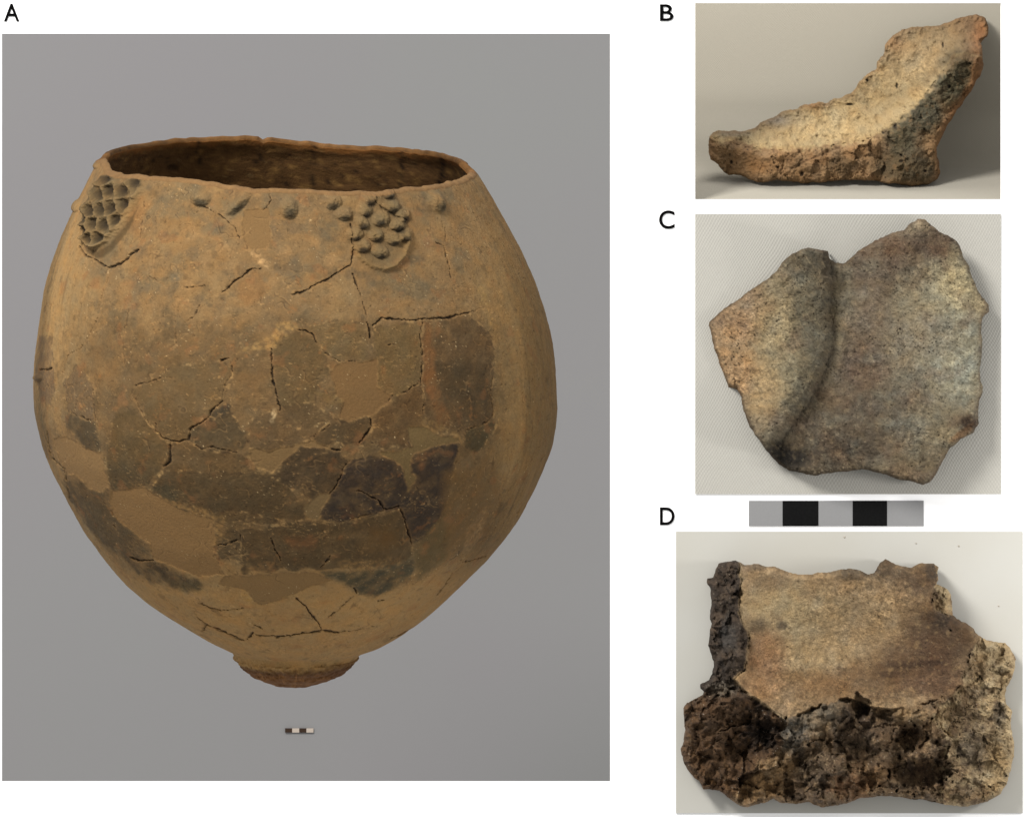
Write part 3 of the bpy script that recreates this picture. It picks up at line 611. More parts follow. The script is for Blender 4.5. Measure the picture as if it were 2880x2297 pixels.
    F = np.stack([ii + jj, ii + NC + jj, ii + NC + j2, ii + j2], -1).reshape(-1, 4)
    names = [('body', None, None), ('inner_wall', None, None), ('lip', None, None), ('foot', None, None)]; labels = {}
    ids = np.zeros(len(F), int); c0 = F[:, 0]
    ids[KR[c0] == 2] = 1; ids[KR[c0] == 1] = 2; ids[foot[c0]] = 3
    for n_ in range(len(fills)):
        names.append(('plaster_fill', None, None)); ids[(fid[c0] == n_) & (ids == 0)] = len(names) - 1
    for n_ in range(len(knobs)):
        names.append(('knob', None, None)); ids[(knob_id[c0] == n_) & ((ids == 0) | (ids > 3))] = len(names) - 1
    names.append(('grape_cluster', None, None)); kl = len(names) - 1; ids[left_med[c0]] = kl; labels[kl] = 'bunch with deep dark hollows and a raised border'
    names.append(('grape_cluster', None, None)); kr_ = len(names) - 1; ids[right_med[c0]] = kr_; labels[kr_] = 'rounded bunch of raised pellets'
    for n_ in range(len(pel)):
        names.append(('pellet', kr_, None)); ids[pel_id[c0] == n_] = len(names) - 1
    base_pt = at(826, 1940, YC)
    r = empty('clay_jar', base_pt, 'huge round-bellied brown clay jar with cracks, knobs and grape clusters under its wide mouth', 'jar')
    split_mesh(W, F, C.astype(f32), ids, names, CLAY_JAR, r, base_pt, labels)
jar()

# ------------------------------------------------------------------ sherds as carved solids
def solid(name, outline, step, depth_fn, thick_fn, paint_fn, rough, mat, root_info, region_fn, names, labels={}, seed=0, roll=14, roll_d=0.02):
    a = np.array(outline); x0, x1 = a[:, 0].min() - 20, a[:, 0].max() + 20; y0, y1 = a[:, 1].min() - 20, a[:, 1].max() + 20
    gx = np.arange(x0, x1, step); gy = np.arange(y0, y1, step); nx, ny = len(gx), len(gy)
    PX, PY = [q.ravel().astype(f32) for q in np.meshgrid(gx, gy)]
    def SD(px, py):
        P = np.stack([px, py, px * 0 + seed * 31], 1).astype(f32)
        return sdf(px + fbm(P, 34, 3, seed + 1) * rough, py + fbm(P, 34, 3, seed + 5) * rough, outline, 40) + fbm(P, 7, 2, seed + 9) * rough * .18
    s = SD(PX, PY)
    e = 1.5; keep_in = s > 0
    q = keep_in.reshape(ny, nx); cell = q[:-1, :-1] | q[1:, :-1] | q[:-1, 1:] | q[1:, 1:]
    jj, ii = np.nonzero(cell); v0 = jj * nx + ii
    F = np.stack([v0, v0 + nx, v0 + nx + 1, v0 + 1], 1)
    used = np.unique(F); mv = used[~keep_in[used]]
    for _ in range(2):
        sx = SD(PX[mv], PY[mv]); gxx = SD(PX[mv] + e, PY[mv]) - SD(PX[mv] - e, PY[mv]); gyy = SD(PX[mv], PY[mv] + e) - SD(PX[mv], PY[mv] - e)
        gn = np.sqrt(gxx ** 2 + gyy ** 2) + 1e-6; k = np.clip(sx, -step * 1.5, step * 1.5)
        PX[mv] -= k * gxx / gn; PY[mv] -= k * gyy / gn
    s[mv] = 0
    remap = np.full(len(PX), -1); remap[used] = np.arange(len(used)); F = remap[F]
    px, py, s = PX[used], PY[used], np.maximum(s[used], 0)
    P = np.stack([px, py, px * 0 + seed * 57], 1).astype(f32)
    y = depth_fn(px, py, s, P); t = np.clip(1 - s / roll, 0, 1); y = y + roll_d * (1 - np.sqrt(np.clip(1 - t * t, 0, 1)))
    col, dy = paint_fn(px, py, s, P); y = y + dy
    yb = thick_fn(px, py, s, P, y)
    def W(px, py, y):
        k = (D + y) / D; return np.stack([(px - 1440) / 1000 * k, y, (1148.5 - py) / 1000 * k], 1)
    n = len(px); V = np.concatenate([W(px, py, y), W(px, py, yb)]).astype(f32)
    E = np.concatenate([F[:, [0, 1]], F[:, [1, 2]], F[:, [2, 3]], F[:, [3, 0]]]); key = np.sort(E, 1); kk = key[:, 0].astype(np.int64) * n + key[:, 1]
    _, inv, cnt = np.unique(kk, return_inverse=True, return_counts=True); be = E[cnt[inv] == 1]
    side = np.stack([be[:, 1], be[:, 0], be[:, 0] + n, be[:, 1] + n], 1)
    FB = F[:, ::-1] + n
    ids = np.concatenate([region_fn(px[F].mean(1), py[F].mean(1)), np.zeros(len(FB) + len(side), int)])
    # side faces take the region of their edge
    FF = np.concatenate([F, FB, side]); colv = np.concatenate([col, col * 0.9])
    nm, lab, cat = root_info; cx_ = a[:, 0].mean(); org = at(cx_, a[:, 1].max(), float(y.mean()))
    r = empty(nm, org, lab, cat)
    split_mesh(V, FF, colv.astype(f32), ids, names, mat, r, org, labels)
    return r
def facets(px, py, n, seed, amp, tilt):      # broken clay: flat facets at their own heights and slopes
    g_ = np.random.RandomState(seed); x0, x1, y0, y1 = px.min(), px.max(), py.min(), py.max()
    X_, Y_ = g_.uniform(x0, x1, n), g_.uniform(y0, y1, n); A_ = g_.uniform(-amp, amp, n); TX, TY = g_.uniform(-tilt, tilt, (2, n))
    best = np.full(px.shape, 1e12, f32); h = np.zeros(px.shape, f32)
    for i in range(n):
        dx, dy = px - X_[i], py - Y_[i]; d = dx * dx + dy * dy; m = d < best
        best[m] = d[m]; h[m] = A_[i] + (dx * TX[i] + dy * TY[i])[m] / 1000
    return h
def scratches(P, scale, seed, w=0.05):       # thin wandering lines where a noise crosses zero
    n = fbm(P, scale, 2, seed); return np.exp(-(n / w) ** 2)

# ---- B: bowl sherd seen from the side
OB = T('B', '318,800 340,775 380,762 450,765 540,760 590,750 620,715 680,690 740,655 790,635 830,638 880,610 970,598 1010,600 1040,575 1110,560 1145,545 1180,515 1200,475 1250,430 1295,405 1300,360 1335,320 1355,250 1390,205 1440,170 1540,155 1640,152 1700,135 1760,112 1830,90 1880,88 1930,110 1950,160 1940,210 1910,250 1915,330 1920,380 1895,450 1870,480 1850,530 1800,600 1760,640 1740,690 1700,750 1670,810 1650,860 1650,910 1665,960 1668,1010 1650,1045 1600,1075 1530,1085 1450,1080 1400,1070 1340,1072 1300,1055 1200,1050 1080,1050 1020,1055 950,1070 880,1068 800,1055 700,1055 600,1060 550,1045 500,1025 430,1020 400,1000 370,960 330,930 320,880')
CB = T('B', '300,790 390,832 450,825 520,850 700,872 860,865 1000,855 1130,835 1250,810 1340,770 1400,730 1480,660 1560,580 1620,500 1700,400 1740,340 1800,318 1860,330 1960,350')
BOWL = CB + [(2900, -200), (1700, -200), (1700, 380)]
def bowl_d(px, py, P):
    w = 5; d = seg_dist(px + fbm(P, 20, 2, 3) * w, py + fbm(P, 20, 2, 4) * w, CB); return np.where(inside(px, py, BOWL), d, -d)
def zB(px, py): return (px - 1840) * 2.073, py * 2.073
def depthB(px, py, s, P):
    d = bowl_d(px, py, P); zx, zy = zB(px, py)
    base = 0.165 + 0.08 * sstep(700, 330, zx) 
    d = d + fbm(P, 30, 3, 6) * 9; up = (d + np.sqrt(d * d + 500)) / 2 - 5; dn = np.maximum(-d, 0)
    y = base + 0.16 * (1 - np.exp(-up / 50)) + 0.0005 * up
    wall = sstep(1150, 1700, zx); y = y + wall * 0.0003 * np.maximum(516 - py, 0) * sstep(0, 40, up)
    y = y + 0.0003 * np.maximum(dn - 8, 0)
    sec = sstep(0, 10, dn)
    y = y - sec * (fbm(P, 60, 3, 11) * 0.017 + fbm(P, 20, 3, 14) * 0.004 + facets(px + fbm(P, 14, 2, 72) * 5, py + fbm(P, 14, 2, 73) * 5, 420, 9, .006, .4) + fbm(P, 7, 2, 16) * .0035)
    y = y - (1 - sec) * (fbm(P, 60, 2, 17) * 0.008 + fbm(P, 14, 3, 19) * 0.0022 + sstep(22, 4, s) * (fbm(P, 12, 2, 18) * .012 + .006))
    # right wall turns away, with a hollow above the foot
    y = y + sstep(1560, 1950, zx + (1100 - zy) * -0.18) * 0.07 * sstep(25, -35, d)
    y = y - 0.045 * np.exp(-((zx - 1500) / 150) ** 2 - ((zy - 1010) / 90) ** 2) + 0.018 * np.exp(-((zx - 1330) / 30) ** 2 - ((zy - 940) / 130) ** 2) 
    return y
def paintB(px, py, s, P):
    A = Paint(px, py, (184, 148, 108)); d = bowl_d(px, py, P); zx, zy = zB(px, py); q = lambda x, y: T('B', f'{x},{y}')[0]
    m1 = fbm(P, 50, 3, 21); m2 = fbm(P, 14, 3, 24); m3 = fbm(P, 5, 2, 27)
    A.mix(sstep(0, .6, m1) * .5, (176, 132, 90)); A.mix(sstep(0, .6, -m1) * .5, (128, 96, 66))
    for x, y, rx, ry, c, k in ((1080, 960, 50, 35, (122, 102, 76), .7), (400, 880, 45, 30, (142, 116, 84), .5), (620, 960, 60, 30, (172, 130, 86), .6), (1450, 800, 70, 110, (112, 104, 82), .9), (1580, 640, 75, 80, (110, 104, 84), .9),
                               (1720, 500, 75, 70, (112, 106, 84), .9), (1800, 400, 50, 45, (104, 96, 74), .85), (1430, 980, 90, 50, (116, 100, 74), .85), (1560, 980, 60, 50, (104, 92, 70), .8)):
        a, b = q(x, y); A.blob(a, b, rx, ry, c, k * 1.1, m1 * .25)
    A.mix(sstep(26, 4, s) * sstep(1600, 1700, zx) * (zy > 330) * .8, (176, 126, 84)); A.blob(*q(1880, 420), 18, 60, (176, 126, 82), .7, m1 * .3); A.blob(*q(1820, 590), 12, 40, (170, 122, 78), .7, m1 * .3)
    sec = sstep(12, -12, d + m2 * 16 + m1 * 12)
    bowl = np.tile(lin((214, 188, 142)), (len(px), 1))
    def bm(m, c): nonlocal bowl; m = np.clip(m, 0, 1)[:, None]; bowl = bowl * (1 - m) + lin(c) * m
    bm(sstep(0, .6, m1) * .4, (194, 158, 112)); bm(sstep(560, 260, zy + m1 * 60) * .7, (166, 140, 106)); bm(sstep(260, 120, zy + m1 * 40) * .7, (132, 110, 82))
    bm(sstep(1700, 1850, zx + m1 * 50) * .8, (156, 122, 88)); bm(np.exp(-((zx - 700) / 110) ** 2 - ((zy - 700) / 50) ** 2) * .9, (168, 154, 138)); bm(np.exp(-((zx - 450) / 110) ** 2 - ((zy - 775) / 25) ** 2) * .9, (162, 150, 134))
    bm(np.exp(-((zx - 1750) / 60) ** 2 - ((zy - 340) / 90) ** 2) * .8, (120, 110, 86)); bm(np.exp(-((zx - 1400) / 60) ** 2 - ((zy - 240) / 60) ** 2) * .6, (172, 128, 88)); bm(np.exp(-((zx - 930) / 90) ** 2 - ((zy - 610) / 22) ** 2) * .7, (192, 146, 104))
    bm(np.exp(-((zx - 1900) / 45) ** 2 - ((zy - 220) / 110) ** 2) * .8, (176, 122, 80)); bm(sstep(13, 4, s) * .5, (150, 118, 84)); bm(np.exp(-((d - 3) / 4) ** 2) * .5, (212, 184, 134))
    A.c = A.c * sec[:, None] + bowl * (1 - sec[:, None]); dy = np.zeros(len(px))
    # straw marks along the slope and pits
    ang = 0.7; R = np.stack([px * math.cos(ang) - py * math.sin(ang), px * math.sin(ang) + py * math.cos(ang), P[:, 2]], 1).astype(f32)
    sc = scratches(R, (16, 7, 9), 31, .05) * sstep(.1, .5, fbm(P, 25, 2, 33)); A.mix(sc * .55, (116, 86, 54)); dy += sc * .0022
    sc = scratches(P, (26, 9, 9), 36, .04) * sstep(.1, .5, fbm(P, 22, 2, 38)) * (1 - sec); A.mix(sc * .8, (112, 84, 52)); dy += sc * .003
    pt = sstep(.48, .62, fbm(P, 6.5, 2, 41)) ; A.mix(pt * .75 * (.45 + .55 * sec), (56, 42, 28)); dy += pt * .004 * (.4 + .6 * sec)
    A.mix(sstep(.1, .6, m2) * .3 * sec, (186, 144, 100)); A.mix(sstep(.1, .6, -m2) * .4 * sec, (96, 76, 54))
    for x, y, a, b in ((1415, 500, 3, 9), (1683, 265, 3, 8), (1243, 470, 4, 4), (1720, 505, 5, 6), (450, 945, 4, 6), (1405, 735, 6, 9), (1335, 775, 4, 4), (1440, 940, 7, 4), (1580, 998, 5, 4), (720, 975, 5, 3), (1140, 610, 12, 3), (860, 1015, 6, 8), (1440, 905, 4, 4)):
        X_, Y_ = q(x, y); r = ((px - X_ + m3 * 2) / a) ** 2 + ((py - Y_) / b) ** 2; k = np.clip(1.3 - r, 0, 1); A.mix(k * .9, (38, 28, 18)); dy += k * .008
    dl = seg_dist(px + m3 * 2, py, T('B', '800,985 880,940 990,895 1080,860')); A.mix(np.exp(-(dl / 3) ** 2) * .6, (92, 66, 42)); dy += np.exp(-(dl / 4) ** 2) * .004
    dl = seg_dist(px + m3 * 3, py, T('B', '1010,880 1015,960 1020,1050')); dy += np.exp(-(dl / 5) ** 2) * .006
    A.grain(P, (0.70, 0.675, 0.62), (.16, .22, .28))
    return A.c, dy
def thickB(px, py, s, P, y): return y + 0.014 + 0.085 * sstep(0, 60, s)
solid('bowl_sherd', OB, 2.0, depthB, thickB, paintB, 5, clay('sherd_clay_tan', 0.16, 300, 0.55, 190, 0.12, 140),
      ('bowl_sherd', 'curved tan bowl sherd on the cream sweep, hollow side up, tall right end', 'sherd'),
      lambda px, py: np.where(inside(px, py, BOWL), 1, 0), [('broken_edge', None, None), ('bowl_inside', None, None)], {0: 'rough brown and grey broken edge'}, seed=2, roll=12, roll_d=0.02)

# ---- C: two-lobed sherd lying on cloth
OC = T('C', '283,660 290,640 340,590 400,545 440,520 480,485 540,445 600,405 635,375 665,330 720,285 770,260 800,255 850,262 905,272 915,310 940,330 985,338 1030,300 1060,270 1110,235 1170,205 1230,180 1260,165 1300,160 1330,130 1370,102 1410,108 1450,145 1480,170 1530,190 1570,220 1590,240 1605,290 1640,360 1660,420 1690,490 1735,545 1740,590 1705,620 1700,700 1708,780 1695,870 1700,950 1712,1000 1690,1060 1685,1120 1688,1170 1660,1215 1600,1245 1540,1300 1500,1360 1470,1420 1430,1470 1400,1485 1340,1470 1280,1460 1220,1440 1150,1420 1080,1405 1000,1415 900,1425 840,1440 760,1420 700,1410 650,1380 620,1345 575,1300 550,1260 500,1190 470,1120 450,1030 435,990 385,975 370,930 340,860 310,760 300,710')
CC = T('C', '900,240 925,400 918,560 935,700 925,800 880,920 820,1040 730,1160 650,1270 600,1340')
LEFT_C = CC + [(2100, 1300), (1900, 1100), (1900, 650), (2200, 600)]
def creaseC(px, py, P):
    d = seg_dist(px + fbm(P, 22, 2, 3) * 5, py + fbm(P, 22, 2, 4) * 5, CC); return np.where(inside(px, py, LEFT_C), -d, d)   # negative on the left lobe
def depthC(px, py, s, P):
    d = creaseC(px, py, P); zx = (px - 1840) * 1.849; zy = (py - 560) * 1.849
    l = np.maximum(-d, 0); r = np.maximum(d, 0)
    hL = 0.074 + 0.034 * np.exp(-((l - 60) / 60) ** 2) - 0.00022 * np.maximum(l - 60, 0); hR = 0.066 - 0.026 * np.exp(-((r - 45) / 50) ** 2) + 0.06 * np.sin(np.clip(r / 420, 0, 1) * math.pi * .72)
    kk = sstep(10, -30, d + fbm(P, 26, 3, 8) * 12); h = hR * (1 - kk) + hL * kk
    h = h - 0.02 * sstep(1150, 1480, zy) * sstep(-20, 30, d) - 0.03 * sstep(1450, 1750, zx) + 0.012 * np.exp(-((zx - 1380) / 70) ** 2 - ((zy - 150) / 60) ** 2)
    h = h + 0.018 * np.exp(-((d + 14) / 12) ** 2) * sstep(700, 350, zy) - 0.005 * np.exp(-((d - 4) / 14) ** 2) + 0.008 * sstep(14, -34, d) * sstep(900, 400, zy)
    h = h + fbm(P, 90, 2, 11) * 0.012 + fbm(P, 26, 3, 14) * 0.006 + fbm(P, 8, 2, 17) * 0.0024 + sstep(20, 3, s) * fbm(P, 12, 2, 19) * .012
    return -np.maximum(h, .03)
def paintC(px, py, s, P):
    A = Paint(px, py, (150, 136, 114)); d = creaseC(px, py, P); zx = (px - 1840) * 1.849; zy = (py - 560) * 1.849; q = lambda x, y: T('C', f'{x},{y}')[0]
    m1 = fbm(P, 70, 3, 21); m2 = fbm(P, 18, 3, 24); m3 = fbm(P, 5, 2, 27)
    for x, y, rx, ry, c, k in ((450, 600, 130, 110, (188, 156, 122), .85), (420, 860, 90, 130, (206, 166, 122), .8), (640, 760, 80, 230, (188, 168, 130), .7), (560, 1000, 60, 110, (196, 168, 128), .8), (800, 560, 65, 210, (122, 114, 96), .9), (760, 900, 60, 120, (138, 128, 106), .6),
                               (800, 330, 90, 45, (110, 100, 82), .8), (1150, 350, 160, 110, (118, 102, 86), .8), (1200, 240, 110, 45, (136, 106, 84), .6), (1460, 230, 90, 60, (110, 90, 74), .8), (1500, 290, 40, 30, (92, 76, 62), .6), (1560, 480, 90, 120, (204, 188, 152), .9), (1380, 560, 90, 80, (176, 162, 134), .7),
                               (1100, 600, 80, 120, (148, 130, 110), .7), (1560, 820, 110, 160, (184, 180, 160), .9), (1420, 720, 120, 90, (164, 152, 132), .7), (1080, 900, 90, 130, (120, 100, 84), .8), (1050, 1180, 200, 120, (110, 96, 80), .85), (900, 1320, 160, 60, (92, 78, 64), .85), (1350, 1080, 110, 110, (140, 130, 112), .8), (1500, 1180, 70, 80, (158, 144, 118), .7),
                               (1330, 1380, 110, 60, (138, 122, 98), .8), (1400, 120, 40, 26, (178, 158, 130), .8), (1240, 1050, 90, 60, (126, 114, 98), .6), (1000, 430, 25, 70, (140, 130, 110), .7)):
        a, b = q(x, y); A.blob(a, b, rx / 1.0, ry / 1.0, c, k, m1 * .22)
    A.mix(sstep(.05, .6, m1) * .35, (134, 106, 86)); A.mix(sstep(.0, .6, -m1) * .3, (150, 148, 132))
    A.mix(np.exp(-((d - 14) / 12) ** 2) * .5 * sstep(1000, 700, zy), (156, 144, 120)); A.mix(np.exp(-((d - 2) / 7) ** 2) * np.clip(.55 + m2 * .8, 0, .85), (56, 48, 38)); A.mix(np.exp(-(np.minimum(d + 30, 0) / 40) ** 2) * (d < 0) * .35 * sstep(1250, 900, zy), (104, 96, 82)); A.mix(np.exp(-((d + 16) / 16) ** 2) * .6 * sstep(500, 300, zy), (72, 62, 50))  # groove shading painted in: dark line, greyer left flank, paler right side
    a, b = q(700, 1340); A.blob(a, b, 75, 45, (46, 42, 38), .95, m1 * .3, .5); a, b = q(1640, 1160); A.blob(a, b, 36, 26, (72, 52, 38), .9, m2 * .3); a, b = q(1600, 1220); A.blob(a, b, 46, 14, (150, 112, 76), .7, m2 * .3, -.6)
    A.mix(sstep(10, 2, s) * .45, (96, 76, 56))
    dy = np.zeros(len(px))
    wk = sstep(-.2, .4, fbm(P, 110, 2, 31)) * .7 + .3; wr = sstep(1150, 1400, zx)
    ang = -0.6; R = np.stack([px * math.cos(ang) - py * math.sin(ang), px * math.sin(ang) + py * math.cos(ang), P[:, 2]], 1).astype(f32)
    sc = scratches(R, (13, 6.5, 9), 33, .06) * sstep(.15, .5, fbm(P, 16, 2, 35)) * (.5 + .5 * wr); A.mix(sc * .7, (64, 52, 38)); dy += sc * .0022
    sc = scratches(P, (20, 16, 9), 37, .035) * sstep(.2, .5, fbm(P, 20, 2, 39)) * wk; A.mix(sc * .65, (70, 56, 42)); dy += sc * .002
    st = fbm(np.stack([px * .5 + py * .86, px * .86 - py * .5, P[:, 2]], 1).astype(f32), (26, 5, 9), 2, 43); A.mix(sstep(.2, .7, st) * .3 * (d < 0), (184, 166, 134)); A.mix(sstep(.2, .7, -st) * .3 * (d < 0), (104, 92, 74)); dy -= st * .0008
    pt = sstep(.46, .6, fbm(P, 6, 2, 45)) * (.4 + .6 * wk); A.mix(pt * .75, (54, 42, 30)); dy += pt * .003
    lt = sstep(.5, .65, fbm(P, 6, 2, 49)); A.mix(lt * .35, (196, 180, 150))
    A.mix(sstep(.1, .6, m2) * .25, (172, 152, 122)); A.mix(sstep(.1, .6, -m2) * .35, (96, 82, 66)); A.contrast((130, 118, 98), 1.15); A.grain(P, (0.73, 0.72, 0.67), (0.28, 0.38, 0.40))
    return A.c, dy
def thickC(px, py, s, P, y): return np.minimum(y + 0.018 + 0.05 * sstep(0, 70, s), -0.0075)
solid('rim_sherd', OC, 2.0, depthC, thickC, paintC, 4, clay('sherd_clay_grey', 0.18, 300, 0.6, 190, 0.15, 140),
      ('base_sherd', 'flat grey-brown two-lobed sherd with a dark groove lying on knitted cloth', 'sherd'),
      lambda px, py: np.where(inside(px, py, LEFT_C), 1, 0), [('body', None, None), ('side_lobe', None, None)], {1: 'orange-tan lobe left of the groove'}, seed=3, roll=16, roll_d=0.035)

# ---- D: charred fragment on paper
OD = T('D', '325,385 345,355 385,345 430,335 465,340 490,358 540,352 600,365 670,375 720,400 790,412 840,415 880,403 930,405 980,390 1040,382 1100,392 1160,408 1190,395 1215,355 1240,328 1290,350 1330,368 1380,375 1430,355 1505,355 1530,375 1525,400 1532,440 1525,465 1570,490 1600,520 1608,570 1612,630 1640,655 1690,675 1725,705 1745,740 1790,765 1840,775 1900,780 1925,815 1950,865 1945,930 1910,1000 1890,1060 1900,1110 1925,1150 1918,1220 1935,1290 1940,1360 1925,1440 1905,1540 1870,1590 1830,1610 1780,1640 1700,1655 1640,1660 1540,1650 1450,1630 1370,1615 1280,1605 1180,1610 1100,1620 1050,1640 990,1660 920,1668 860,1650 830,1635 750,1645 690,1640 640,1625 600,1640 550,1655 500,1668 450,1650 400,1615 350,1580 300,1575 265,1570 245,1520 200,1490 170,1440 145,1385 140,1350 160,1320 165,1250 160,1190 158,1130 175,1100 220,1080 260,1060 270,1040 250,1020 248,1000 300,980 315,950 320,900 305,830 290,790 295,730 310,680 300,640 305,580 300,500 290,470 290,435 320,425')
FACE = T('D', '455,300 455,390 470,470 465,540 455,610 480,680 510,740 500,840 490,920 430,975 480,1040 560,1090 640,1150 700,1190 800,1155 900,1120 1000,1085 1080,1090 1180,1130 1300,1145 1420,1120 1520,1095 1620,1060 1660,1000 1680,930 1700,850 1750,780 1770,740 1700,640 1620,640 1520,610 1500,570 1520,470 1545,300')
SIDE = T('D', '1545,300 1520,470 1500,570 1520,610 1620,640 1700,640 1770,740 1700,850 1680,930 1660,1000 1620,1060 1540,1120 1500,1200 1600,1300 1560,1500 1560,1720 2100,1720 2100,300')
CHAR = T('D', '200,300 455,300 455,390 470,470 465,540 455,610 480,680 510,740 500,840 490,920 430,975 480,1040 560,1090 640,1150 700,1190 690,1330 640,1400 560,1420 520,1500 420,1600 300,1700 0,1700 0,900')
def depthD(px, py, s, P):
    w = fbm(P, 18, 3, 3) * 7; f = sdf(px + w, py + w, FACE, 200); zx = (px - 1840) * 1.9173; zy = (py - 1400) * 1.9173; sd_ = sdf(px + w, py, SIDE, 200); ch = sdf(px + w, py, CHAR, 200)
    hf = 0.146 + 0.015 * sstep(1100, 500, zy) - 0.075 * np.exp(-((zx - 1000) / 420) ** 2 - ((zy - 780) / 300) ** 2) + fbm(P, 60, 3, 5) * .005 + fbm(P, 14, 3, 7) * .002
    rough = fbm(P, 80, 3, 11) * .040 + (0.25 - np.abs(fbm(P, 46, 3, 14))) * .045 + np.abs(fbm(P, 15, 3, 17)) * .005
    rough = rough * .8 + facets(px + w * 1.2, py + fbm(P, 12, 2, 71) * 5, 170, 5, .014, .55) + facets(px + w, py - w, 900, 6, .004, .5)
    k = sstep(0, 260, -f)
    hl = 0.108 - 0.03 * k + rough * 1.15 - (0.010 + 0.032 * np.exp(-((zx - 1230) / 190) ** 2)) * np.exp(-np.maximum(-f, 0) / 26) + .02 * sstep(1050, 950, zx) * np.exp(-np.maximum(-f, 0) / 60)
    for x_, y_, rx_, ry_, h_ in ((860, 1225, 75, 48, .05), (1010, 1150, 45, 30, .04), (1400, 1165, 80, 28, .05), (560, 1470, 70, 60, .035), (300, 1250, 70, 80, .03), (1000, 1470, 75, 50, .045), (1230, 1430, 38, 40, .04), (1180, 1300, 60, 26, .03), (1560, 1250, 60, 40, .04), (860, 1590, 60, 25, .03), (1330, 1590, 90, 18, .035), (1650, 1430, 60, 60, .03), (450, 1100, 50, 30, .03)):
        X_, Y_ = T('D', f'{x_},{y_}')[0]; hl = hl + h_ * np.clip(1 - (((px - X_ + w * 1.5) / rx_) ** 2 + ((py - Y_ + w) / ry_) ** 2) * (1 + fbm(P, 26, 2, 63) * .6), 0, 1) ** .6; hl = np.where(sd_ > 0, 0.11 - 0.0005 * sd_ * .6 + fbm(P, 60, 2, 21) * .014 + fbm(P, 24, 2, 23) * .009 + np.abs(fbm(P, 13, 3, 24)) * .012 + facets(px + w, py + w, 500, 8, .006, .5), hl)
    hl = np.where((ch > 0) & (zy < 980), 0.143 - 0.06 * sstep(470, 300, zx) + rough * .8, hl)
    m = sstep(-4, 5, f); h = hf * m + hl * (1 - m)
    def hole(x, y, rx, ry, dp, a=0.0):
        nonlocal h; X_, Y_ = T('D', f'{x},{y}')[0]; c_, s_ = math.cos(a), math.sin(a); u = px - X_ + w * .7; v = py - Y_ + w * .5
        r = (((u * c_ + v * s_) / rx) ** 2 + ((-u * s_ + v * c_) / ry) ** 2) * (1 + fbm(P, 22, 3, 61) * 1.1); h = h - dp * np.clip(1 - r, 0, 1) ** .55
    hole(1395, 1310, 44, 38, .07); hole(1440, 1480, 84, 44, .085); hole(1560, 1460, 30, 12, .03, -.3); hole(728, 1560, 17, 26, .05); hole(790, 1385, 17, 30, .045, .5); hole(1110, 1130, 36, 34, .055); hole(1230, 1200, 55, 22, .03, .5); hole(560, 1260, 45, 40, .03)
    # hanging ledge under the face, with an undercut
    dl = seg_dist(px + w * .5, py + w * .5, T('D', '760,1410 830,1350 920,1280 1010,1210 1075,1150')); h = h + 0.008 * np.exp(-((dl - 14) / 20) ** 2); 
    dl = seg_dist(px + w * .5, py + w * .5, T('D', '790,1430 860,1370 950,1300 1040,1230 1100,1160')); h = h - 0.018 * np.exp(-((dl) / 12) ** 2)
    return -np.maximum(h, .02)
